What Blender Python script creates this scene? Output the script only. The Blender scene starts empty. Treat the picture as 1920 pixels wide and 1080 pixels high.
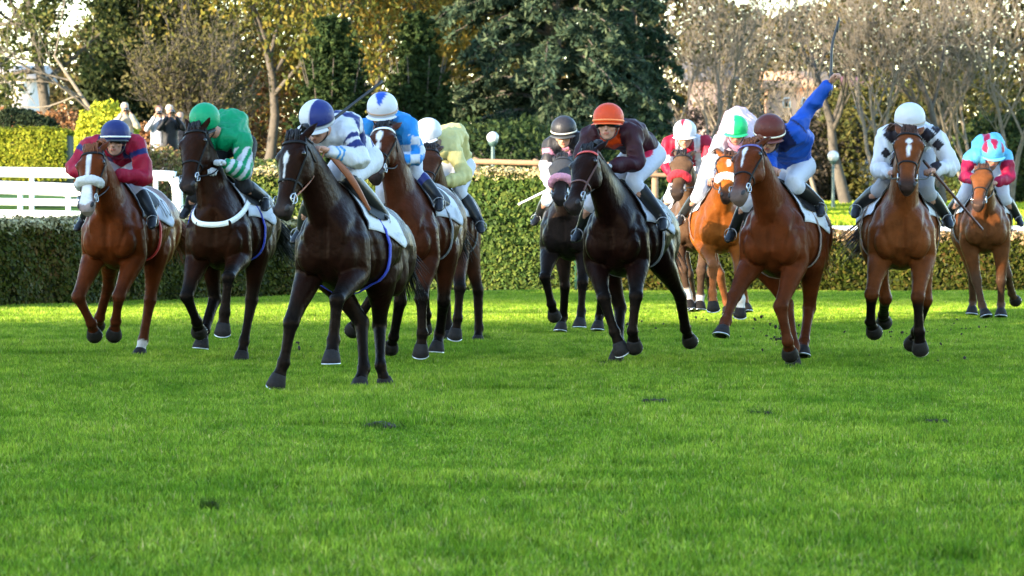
import bpy, bmesh, math, random
import numpy as np
from mathutils import Vector, Matrix
from mathutils.bvhtree import BVHTree

random.seed(7); np.random.seed(7)
R = math.radians
scene = bpy.context.scene
col = scene.collection

# ------------------------------------------------------------------ camera
FPX = 7710.0; HZ = 361.0; CAMZ = 1.47          # focal length in photo pixels, horizon row, eye height
cam_d = bpy.data.cameras.new('camera'); cam = bpy.data.objects.new('camera', cam_d); col.objects.link(cam)
cam.location = (0, 0, CAMZ); cam.rotation_euler = (R(90), 0, 0)
cam_d.sensor_width = 36; cam_d.lens = 36*FPX/1920; cam_d.shift_y = -(540-HZ)/1920
cam_d.clip_start = 0.5; cam_d.clip_end = 3000
cam_d.dof.use_dof = True; cam_d.dof.focus_distance = 32; cam_d.dof.aperture_fstop = 8
scene.camera = cam

# ------------------------------------------------------------------ light
SUN_EL = 11.0; SUN_AZ = 52.0                    # sun behind the camera, off to the left
w = bpy.data.worlds.new('World'); scene.world = w; w.use_nodes = True
nt = w.node_tree
sky = nt.nodes.new('ShaderNodeTexSky'); sky.sky_type = 'NISHITA'; sky.sun_disc = False
sky.sun_elevation = R(SUN_EL); sky.air_density = 1.0; sky.dust_density = 0.3; sky.ozone_density = 2.0
sdir = Vector((-math.sin(R(SUN_AZ))*math.cos(R(SUN_EL)), -math.cos(R(SUN_AZ))*math.cos(R(SUN_EL)), math.sin(R(SUN_EL))))
sky.sun_rotation = math.atan2(sdir.x, sdir.y)
nt.links.new(sky.outputs[0], nt.nodes['Background'].inputs[0]); nt.nodes['Background'].inputs[1].default_value = 0.15
sl = bpy.data.lights.new('sun', 'SUN'); sl.energy = 3.5; sl.angle = R(0.6); sl.color = (1, 0.86, 0.64)
so = bpy.data.objects.new('sun', sl); col.objects.link(so)
so.rotation_euler = (-sdir).to_track_quat('-Z', 'Y').to_euler(); so.location = (-30, -20, 30)
vs = scene.view_settings; vs.view_transform = 'Standard'; vs.look = 'None'; vs.gamma = 1; vs.use_curve_mapping = False
vs.exposure = 3.1
scene.cycles.use_denoising = True
scene.cycles.max_bounces = 6; scene.cycles.diffuse_bounces = 3; scene.cycles.transparent_max_bounces = 8

# ------------------------------------------------------------------ helpers
def P(px, py, Y):
    return Vector(((px-960)*Y/FPX, Y, CAMZ-(py-HZ)*Y/FPX))
def S(Y): return FPX/Y
def sstep(a, b, x):
    t = np.clip((np.asarray(x, float)-a)/(b-a), 0, 1); return t*t*(3-2*t)

MATS = {}
def mat(name, color=(.5, .5, .5), rough=.6, attr=False, nscale=0, namt=.25, bump=0, bscale=30, spec=.5, sheen=0,
        transl=0, metal=0, emis=0, stretch=None, coat=0, spots=None, rvar=0):
    if name in MATS: return MATS[name]
    m = bpy.data.materials.new(name); m.use_nodes = True; t = m.node_tree; L = t.links
    b = t.nodes['Principled BSDF']; b.inputs['Roughness'].default_value = rough; b.inputs['Metallic'].default_value = metal
    b.inputs['Specular IOR Level'].default_value = spec; b.inputs['Sheen Weight'].default_value = sheen
    b.inputs['Coat Weight'].default_value = coat; b.inputs['Coat Roughness'].default_value = .25
    if attr:
        a = t.nodes.new('ShaderNodeAttribute'); a.attribute_name = 'Col'; c = a.outputs['Color']
    else:
        r = t.nodes.new('ShaderNodeRGB'); r.outputs[0].default_value = (*color, 1); c = r.outputs[0]
    tc = t.nodes.new('ShaderNodeTexCoord')
    co = tc.outputs['Object']
    if stretch:
        mp = t.nodes.new('ShaderNodeMapping'); mp.inputs['Scale'].default_value = stretch; L.new(co, mp.inputs[0]); co = mp.outputs[0]
    if nscale:
        n = t.nodes.new('ShaderNodeTexNoise'); n.inputs['Scale'].default_value = nscale; n.inputs['Detail'].default_value = 6
        n.inputs['Roughness'].default_value = .65
        L.new(co, n.inputs['Vector'])
        mr = t.nodes.new('ShaderNodeMapRange'); mr.inputs[1].default_value = .25; mr.inputs[2].default_value = .75
        mr.inputs[3].default_value = 1-namt; mr.inputs[4].default_value = 1+namt
        L.new(n.outputs[0], mr.inputs[0])
        mx = t.nodes.new('ShaderNodeMix'); mx.data_type = 'RGBA'; mx.blend_type = 'MULTIPLY'; mx.inputs[0].default_value = 1
        L.new(c, mx.inputs[6]); L.new(mr.outputs[0], mx.inputs[7]); c = mx.outputs[2]
    if spots:
        n2 = t.nodes.new('ShaderNodeTexNoise'); n2.inputs['Scale'].default_value = spots[1]; n2.inputs['Detail'].default_value = 2
        L.new(tc.outputs['Object'], n2.inputs['Vector'])
        m2 = t.nodes.new('ShaderNodeMapRange'); m2.inputs[1].default_value = spots[2]; m2.inputs[2].default_value = spots[2]+.03
        L.new(n2.outputs[0], m2.inputs[0])
        mx2 = t.nodes.new('ShaderNodeMix'); mx2.data_type = 'RGBA'
        L.new(m2.outputs[0], mx2.inputs[0]); L.new(c, mx2.inputs[6]); mx2.inputs[7].default_value = (*spots[0], 1); c = mx2.outputs[2]
    L.new(c, b.inputs['Base Color'])
    if rvar:
        nr = t.nodes.new('ShaderNodeTexNoise'); nr.inputs['Scale'].default_value = 5; nr.inputs['Detail'].default_value = 8; nr.inputs['Roughness'].default_value = .7
        L.new(tc.outputs['Object'], nr.inputs['Vector']); mq = t.nodes.new('ShaderNodeMapRange'); mq.inputs[1].default_value = .3; mq.inputs[2].default_value = .7
        mq.inputs[3].default_value = rough-rvar; mq.inputs[4].default_value = rough+rvar; L.new(nr.outputs[0], mq.inputs[0]); L.new(mq.outputs[0], b.inputs['Roughness'])
    if bump:
        n = t.nodes.new('ShaderNodeTexNoise'); n.inputs['Scale'].default_value = bscale; n.inputs['Detail'].default_value = 4
        L.new(co, n.inputs['Vector'])
        bp = t.nodes.new('ShaderNodeBump'); bp.inputs['Strength'].default_value = bump; bp.inputs['Distance'].default_value = .02
        L.new(n.outputs[0], bp.inputs['Height']); L.new(bp.outputs[0], b.inputs['Normal'])
    if transl:
        tr = t.nodes.new('ShaderNodeBsdfTranslucent'); L.new(c, tr.inputs[0])
        ms = t.nodes.new('ShaderNodeMixShader'); ms.inputs[0].default_value = transl
        L.new(b.outputs[0], ms.inputs[1]); L.new(tr.outputs[0], ms.inputs[2]); L.new(ms.outputs[0], t.nodes['Material Output'].inputs[0])
    if emis:
        b.inputs['Emission Color'].default_value = (*color, 1); b.inputs['Emission Strength'].default_value = emis
    MATS[name] = m
    return m

def tag(o, label=None, cat=None, group=None, kind=None):
    if label: o['label'] = label
    if cat: o['category'] = cat
    if group: o['group'] = group
    if kind: o['kind'] = kind
    return o
def empty(name, loc, label, cat, group=None):
    o = bpy.data.objects.new(name, None); col.objects.link(o); o.location = loc; o.empty_display_size = .1
    return tag(o, label, cat, group)

def mk_mesh(name, V, F, colr=None, smooth=False):
    """V Nx3, F either an (n,k) array or a list of tuples"""
    me = bpy.data.meshes.new(name); V = np.asarray(V, np.float32)
    me.vertices.add(len(V)); me.vertices.foreach_set('co', V.ravel())
    if isinstance(F, np.ndarray):
        n, k = F.shape; flat = F.ravel().astype(np.int32); st = np.arange(n, dtype=np.int32)*k
    else:
        ln = np.array([len(f) for f in F], np.int32); st = np.concatenate([[0], np.cumsum(ln)[:-1]]).astype(np.int32)
        flat = np.fromiter((i for f in F for i in f), np.int32)
        n = len(F)
    me.loops.add(len(flat)); me.loops.foreach_set('vertex_index', flat)
    me.polygons.add(n); me.polygons.foreach_set('loop_start', st)
    if smooth: me.polygons.foreach_set('use_smooth', np.ones(n, bool))
    me.update(calc_edges=True)
    if colr is not None:
        a = me.color_attributes.new('Col', 'FLOAT_COLOR', 'POINT')
        c4 = np.ones((len(V), 4), np.float32); c4[:, :3] = colr; a.data.foreach_set('color', c4.ravel())
    return me
def obj(name, me, m, parent=None):
    o = bpy.data.objects.new(name, me); col.objects.link(o)
    if m: me.materials.clear(); me.materials.append(m)
    if parent is not None:
        o.parent = parent
        p = parent; loc = Vector((0, 0, 0))
        while p is not None: loc += p.location; p = p.parent
        o.location = -loc                         # meshes hold world coordinates; parents are pure translations
        if parent.type == 'MESH': o.location = Vector((0, 0, 0))
    return o

class Acc:
    def __init__(s): s.V = []; s.F = []; s.n = 0
    def add(s, V, F):
        V = [tuple(v) for v in V]; s.V += V; s.F += [tuple(i+s.n for i in f) for f in F]; s.n += len(V)
    def build(s, name, m, parent=None, smooth=True, colr=None):
        return obj(name, mk_mesh(name, np.array(s.V), s.F, colr, smooth), m, parent)

def rings_to(acc, rings, caps=True):
    n = len(rings[0]); V = [v for r in rings for v in r]; F = []
    for i in range(len(rings)-1):
        for j in range(n):
            a = i*n+j; b = i*n+(j+1) % n; F.append((a, b, b+n, a+n))
    if caps:
        V.append(sum(rings[0], Vector())/n); V.append(sum(rings[-1], Vector())/n); c0 = len(V)-2; c1 = len(V)-1
        for j in range(n):
            F.append((c0, (j+1) % n, j)); k = (len(rings)-1)*n; F.append((c1, k+j, k+(j+1) % n))
    acc.add(V, F)

def cr(arr, sub):
    """Catmull-Rom resample of rows"""
    A = np.asarray(arr, float); n = len(A); out = []
    for i in range(n-1):
        p0 = A[max(i-1, 0)]; p1 = A[i]; p2 = A[i+1]; p3 = A[min(i+2, n-1)]
        for k in range(sub):
            t = k/sub
            out.append(.5*((2*p1)+(-p0+p2)*t+(2*p0-5*p1+4*p2-p3)*t*t+(-p0+3*p1-3*p2+p3)*t**3))
    out.append(A[-1]); return np.array(out)

def limb(acc, pts, radii, ref=Vector((0, 0, 1)), n=12, sub=3, taper=True, rw=1):
    """tube through points; radii float or (along ref-ish axis, other axis)"""
    rr = [(r, r*rw) if not isinstance(r, (tuple, list)) else (r[0], r[1]*rw) for r in radii]
    A = cr([[*p, *r] for p, r in zip(pts, rr)], sub)
    C = [Vector(a[:3]) for a in A]; rad = [(max(a[3], .001), max(a[4], .001)) for a in A]
    rings = []; m = len(C); u = None
    for i in range(m):
        t = (C[min(i+1, m-1)]-C[max(i-1, 0)])
        t = t.normalized() if t.length > 1e-9 else Vector((0, 0, 1))
        if u is None:
            u = ref - t*ref.dot(t)
            if u.length < 1e-3: u = t.orthogonal()
        else: u = u - t*u.dot(t)
        u.normalize(); v = t.cross(u)
        def ring(c, k): return [c+u*(math.cos(2*math.pi*j/n)*rad[i][0]*k)+v*(math.sin(2*math.pi*j/n)*rad[i][1]*k) for j in range(n)]
        if taper and i == 0: rings.append(ring(C[0]-t*rad[0][1]*.55, .5)); rings.append(ring(C[0]-t*rad[0][1]*.3, .85))
        rings.append(ring(C[i], 1))
        if taper and i == m-1: rings.append(ring(C[i]+t*rad[i][1]*.3, .85)); rings.append(ring(C[i]+t*rad[i][1]*.55, .5))
    rings_to(acc, rings)

def ell(acc, c, ax, r, nu=14, nv=9):
    """ellipsoid with axes ax (3 vectors) and radii r"""
    rings = []
    for i in range(1, nv):
        th = math.pi*i/nv
        rings.append([c+ax[0]*(r[0]*math.sin(th)*math.cos(2*math.pi*j/nu))+ax[1]*(r[1]*math.sin(th)*math.sin(2*math.pi*j/nu))+ax[2]*(r[2]*math.cos(th)) for j in range(nu)])
    n = nu; V = [v for q in rings for v in q]; F = []
    for i in range(len(rings)-1):
        for j in range(n): a = i*n+j; b = i*n+(j+1) % n; F.append((a, a+n, b+n, b))
    V += [c+ax[2]*r[2], c-ax[2]*r[2]]; c0 = len(V)-2
    for j in range(n):
        F.append((c0, j, (j+1) % n)); k = (len(rings)-1)*n; F.append((c0+1, k+(j+1) % n, k+j))
    acc.add(V, F)
XYZ = (Vector((1, 0, 0)), Vector((0, 1, 0)), Vector((0, 0, 1)))

def remesh(acc, voxel, it=6, fold=0, fscale=9, seed=0):
    me = bpy.data.meshes.new('tmp'); me.from_pydata(acc.V, [], acc.F)
    o = bpy.data.objects.new('tmp', me); col.objects.link(o)
    md = o.modifiers.new('r', 'REMESH'); md.mode = 'VOXEL'; md.voxel_size = voxel; md.adaptivity = 0
    dg = bpy.context.evaluated_depsgraph_get(); dg.update()
    e = o.evaluated_get(dg); m2 = e.to_mesh()
    V = np.empty(len(m2.vertices)*3); m2.vertices.foreach_get('co', V); V = V.reshape(-1, 3)
    E = np.empty(len(m2.edges)*2, np.int32); m2.edges.foreach_get('vertices', E); E = E.reshape(-1, 2)
    F = np.empty(len(m2.loops), np.int32); m2.loops.foreach_get('vertex_index', F); F = F.reshape(-1, 4)
    e.to_mesh_clear(); bpy.data.objects.remove(o); bpy.data.meshes.remove(me)
    deg = np.bincount(E.ravel(), minlength=len(V)).astype(float)[:, None]
    def lap(V):
        s = np.zeros_like(V)
        for k in range(3):
            s[:, k] = np.bincount(E[:, 0], V[E[:, 1], k], len(V))+np.bincount(E[:, 1], V[E[:, 0], k], len(V))
        return s/deg-V
    for i in range(it):
        V = V+.55*lap(V); V = V-.57*lap(V) if i % 2 else V-.45*lap(V)
    return V, F

def normals(V, F):
    a = V[F[:, 0]]; n = np.cross(V[F[:, 2]]-a, V[F[:, 3]]-V[F[:, 1]]); N = np.zeros_like(V)
    for k in range(4): np.add.at(N, F[:, k], n)
    return N/np.maximum(np.linalg.norm(N, axis=1, keepdims=True), 1e-9)

def wob(V, sc, seed=0):
    """cheap smooth 3-d noise from sines"""
    rs = np.random.RandomState(seed); out = np.zeros(len(V))
    for k in range(7):
        d = rs.randn(3); d /= np.linalg.norm(d); f = sc*(.6+1.2*rs.rand()); out += np.sin(V@d*f+rs.rand()*6.28)*(1/(1+.5*k))
    return out/3

def segdist(V, a, b):
    a = np.array(a); b = np.array(b); d = b-a; t = np.clip(((V-a)@d)/(d@d), 0, 1)
    return np.linalg.norm(V-(a+t[:, None]*d), axis=1), t

def bvh_of(V, F): return BVHTree.FromPolygons([tuple(v) for v in V], [tuple(f) for f in F.tolist()])

def ribbon(acc, pts, nor, wd, th):
    """flat strap with rectangular section"""
    m = len(pts); rings = []
    for i in range(m):
        t = (pts[min(i+1, m-1)]-pts[max(i-1, 0)]).normalized(); nn = nor[i]; s = nn.cross(t)
        if s.length < 1e-6: s = t.orthogonal()
        s.normalize(); p = pts[i]
        rings.append([p-s*wd/2, p+s*wd/2, p+s*wd/2+nn*th, p-s*wd/2+nn*th])
    rings_to(acc, rings)
def onto(bvh, pts, off=.004):
    P_ = []; N_ = []
    for p in pts:
        l, n, i, d = bvh.find_nearest(p)
        P_.append(l+n*off); N_.append(n)
    return P_, N_
def torus(acc, c, ax, r, tr, n=16, a0=0, a1=2*math.pi, k=6):
    closed = abs(a1-a0-2*math.pi) < 1e-4
    pts = []
    for i in range(n+1):
        a = a0+(a1-a0)*i/n; pts.append(c+ax[0]*r*math.cos(a)+ax[1]*r*math.sin(a))
    limb(acc, pts, [tr]*len(pts), ref=ax[2], n=k, sub=1, taper=False)

def leaves(C, size, rs, aspect=1.8, N=None, flat=0., colr=None, droop=0.):
    """C: leaf centres; returns quads V,F"""
    n = len(C); nv = rs.randn(n, 3)
    if N is not None: nv = nv*(1-flat)+N*flat*1.6
    nv /= np.linalg.norm(nv, axis=1, keepdims=True)
    u = rs.randn(n, 3); u[:, 2] -= droop; u -= nv*np.sum(u*nv, 1, keepdims=True); u /= np.linalg.norm(u, axis=1, keepdims=True)
    v = np.cross(nv, u); s = size*(.6+.8*rs.rand(n))[:, None]
    a = u*s*.5*aspect; b = v*s*.5
    V = np.stack([C-a, C+b*.9, C+a, C-b*.9], 1).reshape(-1, 3)
    F = np.arange(n*4).reshape(-1, 4)
    return V, F
def leafcol(n, rs, pal, var=.3):
    pal = np.array(pal); c = pal[rs.randint(0, len(pal), n)]*(1+var*(rs.rand(n, 1)*2-1)); return np.repeat(c*.78, 4, 0)

def tubes(acc, polys, n=5):
    for pts, rad in polys:
        k = n if rad[0] > .03 else 3
        m = len(pts); rings = []; u = None
        for i in range(m):
            t = (pts[min(i+1, m-1)]-pts[max(i-1, 0)]).normalized()
            u = t.orthogonal() if u is None else (u-t*u.dot(t))
            u.normalize(); v = t.cross(u)
            rings.append([pts[i]+u*math.cos(6.2832*j/k)*rad[i]+v*math.sin(6.2832*j/k)*rad[i] for j in range(k)])
        rings_to(acc, rings, caps=False)
# ================================================================== the setting: ground
def px_of(x, y): return 960+x*FPX/max(y, 1)
def gz(x, y):
    y = float(y)
    base = .7*float(sstep(64, 80, y))+.35*float(sstep(80, 190, y))
    left = .75*float(sstep(79, 88, y))*(1-float(sstep(1.2, 4.5, x*100/max(y, 30))))
    return base+left
ys = [-140, -60, -20, 5, 15, 30, 45, 58, 64]+list(np.linspace(66, 100, 18))+[110, 125, 145, 170, 200, 260, 400, 700, 1500]
xs = [-700, -250, -90, -45]+list(np.linspace(-25, 25, 26))+[45, 90, 250, 700]
V = [(x, y, gz(x, y)) for y in ys for x in xs]; nx = len(xs)
F = [(i*nx+j, i*nx+j+1, (i+1)*nx+j+1, (i+1)*nx+j) for i in range(len(ys)-1) for j in range(nx-1)]
gm = mat('turf_soil', (.035, .09, .012), .95, nscale=1.3, namt=.35, bump=.6, bscale=60, spec=.1)
tag(obj('ground', mk_mesh('ground', V, F, None, True), gm), kind='structure')

# grass blades on the track: patches of real blades
def grass_patch(seed, size=1.0, n=4200):
    rs = np.random.RandomState(seed)
    b = np.zeros((n, 3)); b[:, :2] = (rs.rand(n, 2)-.5)*size*1.06
    clump = wob(b*6, 1.2, seed)*.5+.5
    h = (.028+.030*rs.rand(n))*(.75+.5*clump); wd = .003+.0025*rs.rand(n)
    az = rs.rand(n)*6.283; ln = (rs.rand(n)**1.5)*.9*h; la = rs.rand(n)*6.283
    sx = np.stack([np.cos(az), np.sin(az), 0*az], 1)*wd[:, None]
    tip = np.stack([np.cos(la)*ln, np.sin(la)*ln, h], 1)
    mid = tip*[.35, .35, .62]
    b[:, 2] -= .004
    V = np.stack([b-sx, b+sx, b+mid+sx*.7, b+mid-sx*.7, b+tip], 1).reshape(-1, 3)
    i = np.arange(n)[:, None]*5
    F = [tuple(q) for q in np.concatenate([i, i+1, i+2, i+3], 1).tolist()]+[tuple(q) for q in np.concatenate([i+3, i+2, i+4], 1).tolist()]
    pal = np.array([(.155, .245, .013), (.195, .28, .017), (.105, .195, .010), (.26, .325, .03), (.21, .29, .04), (.36, .31, .09)])
    pr = rs.choice(6, n, p=[.28, .25, .22, .14, .08, .03])
    c = pal[pr]*(.55+.9*rs.rand(n, 1)); c = np.repeat(c, 5, 0)
    return mk_mesh('grass_patch', V, F, c)
gmat = mat('grass_blade', attr=True, rough=.65, spec=.06, transl=.26)
t = gmat.node_tree                                  # tint by place in the field: paler and darker swathes
geo = t.nodes.new('ShaderNodeNewGeometry'); 
mp_ = t.nodes.new('ShaderNodeMapping'); mp_.inputs['Scale'].default_value = (1, .45, 1)
t.links.new(geo.outputs['Position'], mp_.inputs[0])
tint_in = [n for n in t.nodes if n.type == 'ATTRIBUTE'][0].outputs['Color']
prev = tint_in
for sc_, lo, hi, a_, b_ in ((.5, .3, .7, (.70, .80, .7), (1.25, 1.12, 1.3)), (2.6, .32, .70, (.62, .74, .6), (1.25, 1.15, 1.3)), (11, .3, .7, (.72, .8, .7), (1.25, 1.2, 1.4))):
    nn = t.nodes.new('ShaderNodeTexNoise'); nn.inputs['Scale'].default_value = sc_; nn.inputs['Detail'].default_value = 5
    t.links.new(mp_.outputs[0], nn.inputs['Vector'])
    rp = t.nodes.new('ShaderNodeValToRGB'); rp.color_ramp.elements[0].position = lo; rp.color_ramp.elements[1].position = hi
    rp.color_ramp.elements[0].color = (*[x for x in a_], 1); rp.color_ramp.elements[1].color = (*b_, 1)
    t.links.new(nn.outputs[0], rp.inputs[0])
    mx = t.nodes.new('ShaderNodeMix'); mx.data_type = 'RGBA'; mx.blend_type = 'MULTIPLY'; mx.inputs[0].default_value = 1
    t.links.new(prev, mx.inputs[6]); t.links.new(rp.outputs[0], mx.inputs[7]); prev = mx.outputs[2]
for n in t.nodes:
    if n.type == 'BSDF_PRINCIPLED': t.links.new(prev, n.inputs['Base Color'])
    if n.type == 'BSDF_TRANSLUCENT': t.links.new(prev, n.inputs[0])
gcol = bpy.data.collections.new('grass_patches')
for k in range(5):
    me = grass_patch(100+k); me.materials.append(gmat)
    gcol.objects.link(bpy.data.objects.new('grass_patch', me))
pts = []
rs = np.random.RandomState(3)
yy = 15.0
while yy < 60.5:
    half = yy*1000/FPX+1.2
    xx = -half
    while xx < half:
        pts.append((xx+rs.rand()*.15, yy+rs.rand()*.15, 0)); xx += .93
    yy += .93
gme = bpy.data.meshes.new('grass'); gme.from_pydata(pts, [], [])
go = bpy.data.objects.new('grass', gme); col.objects.link(go)
tag(go, 'short bright green turf of the race track', 'grass', kind='stuff')
ng = bpy.data.node_groups.new('scatter_grass', 'GeometryNodeTree')
ng.interface.new_socket('Geometry', in_out='INPUT', socket_type='NodeSocketGeometry'); ng.interface.new_socket('Geometry', in_out='OUTPUT', socket_type='NodeSocketGeometry')
gi = ng.nodes.new('NodeGroupInput'); gout = ng.nodes.new('NodeGroupOutput'); iop = ng.nodes.new('GeometryNodeInstanceOnPoints')
ci = ng.nodes.new('GeometryNodeCollectionInfo'); ci.inputs[0].default_value = gcol; ci.inputs[1].default_value = True; ci.inputs[2].default_value = True
iop.inputs['Pick Instance'].default_value = True
rv = ng.nodes.new('FunctionNodeRandomValue'); rv.data_type = 'FLOAT'; rv.inputs[2].default_value = 0; rv.inputs[3].default_value = 4
fl = ng.nodes.new('ShaderNodeMath'); fl.operation = 'ROUND'
ml = ng.nodes.new('ShaderNodeMath'); ml.operation = 'MULTIPLY'; ml.inputs[1].default_value = math.pi/2
cx = ng.nodes.new('ShaderNodeCombineXYZ')
ri = ng.nodes.new('FunctionNodeRandomValue'); ri.data_type = 'INT'; ri.inputs[4].default_value = 0; ri.inputs[5].default_value = 4; ri.inputs['Seed'].default_value = 5
L = ng.links.new
L(rv.outputs[1], fl.inputs[0]); L(fl.outputs[0], ml.inputs[0]); L(ml.outputs[0], cx.inputs[2])
rz = ng.nodes.new('FunctionNodeRandomValue'); rz.data_type = 'FLOAT'; rz.inputs[2].default_value = .7; rz.inputs[3].default_value = 1.3; rz.inputs['Seed'].default_value = 9
cz = ng.nodes.new('ShaderNodeCombineXYZ'); cz.inputs[0].default_value = 1; cz.inputs[1].default_value = 1; L(rz.outputs[1], cz.inputs[2]); L(cz.outputs[0], iop.inputs['Scale'])
L(gi.outputs[0], iop.inputs['Points']); L(ci.outputs[0], iop.inputs['Instance']); L(cx.outputs[0], iop.inputs['Rotation'])
L(ri.outputs[2], iop.inputs['Instance Index']); L(iop.outputs[0], gout.inputs[0])
go.modifiers.new('scatter', 'NODES').node_group = ng
#==PART3==
# ================================================================== horses
COATM = mat('horse_coat', attr=True, rough=.39, nscale=9, namt=.38, bump=.34, bscale=26, spec=.065, sheen=0, rvar=.12)
COATM.node_tree.nodes['Principled BSDF'].inputs['Specular Tint'].default_value = (.9, .55, .35, 1)
HOOFM = mat('hoof_horn', (.016, .0135, .0125), .65, spec=.1, nscale=40, namt=.35)
SHOEM = mat('shoe_steel', (.6, .6, .62), .3, metal=1)
EYEM = mat('horse_eye', (.008, .005, .004), .08)
DARKM = mat('nostril_dark', (.012, .008, .008), .7)
LEATH = mat('black_leather', (.008, .0075, .0075), .55, spec=.12, nscale=30, namt=.3)
STEEL = mat('bit_steel', (.33, .33, .33), .3, metal=1)
WHITECLOTH = mat('saddle_cloth_white', (.47, .48, .51), .85, nscale=6, namt=.08, bump=.35, bscale=14, spots=((.25, .2, .15), 26, .70))
PRINT = mat('print_black', (.015, .015, .018), .7)
PRINTG = mat('print_grey', (.32, .33, .36), .7)

def raysolve(A, px, py, Ln, sgn):
    D = Vector(((px-960)/FPX, 1, (HZ-py)/FPX)); C = Vector((0, 0, CAMZ))
    a = D.dot(D); b = 2*D.dot(C-A); c = (C-A).dot(C-A)-Ln*Ln; q = b*b-4*a*c
    if q <= 0:
        Y = -b/(2*a); p = C+D*Y; return A+(p-A).normalized()*Ln
    Y = (-b-math.sqrt(q))/(2*a) if sgn == 'n' else (-b+math.sqrt(q))/(2*a)
    return C+D*Y

TRUNK = [(-.97, 1.37, 1.13, .10), (-.90, 1.46, 1.02, .19), (-.78, 1.53, .95, .255), (-.60, 1.575, .94, .285), (-.40, 1.56, .935, .275),
         (-.20, 1.535, .89, .305), (.0, 1.53, .84, .30), (.20, 1.575, .81, .255), (.36, 1.625, .81, .205), (.52, 1.58, .85, .19),
         (.64, 1.46, .93, .175), (.71, 1.36, 1.00, .14)]
FACE = [(0, .062, .05, .10), (.12, .085, .07, .13), (.27, .100, .078, .155), (.42, .084, .068, .15), (.57, .063, .060, .105),
        (.73, .054, .054, .078), (.87, .060, .052, .07), (.96, .054, .042, .062), (1.01, .034, .022, .04)]
HL = .64; WD = 1.16                                # girth of the animals across

class Horse: pass

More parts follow.
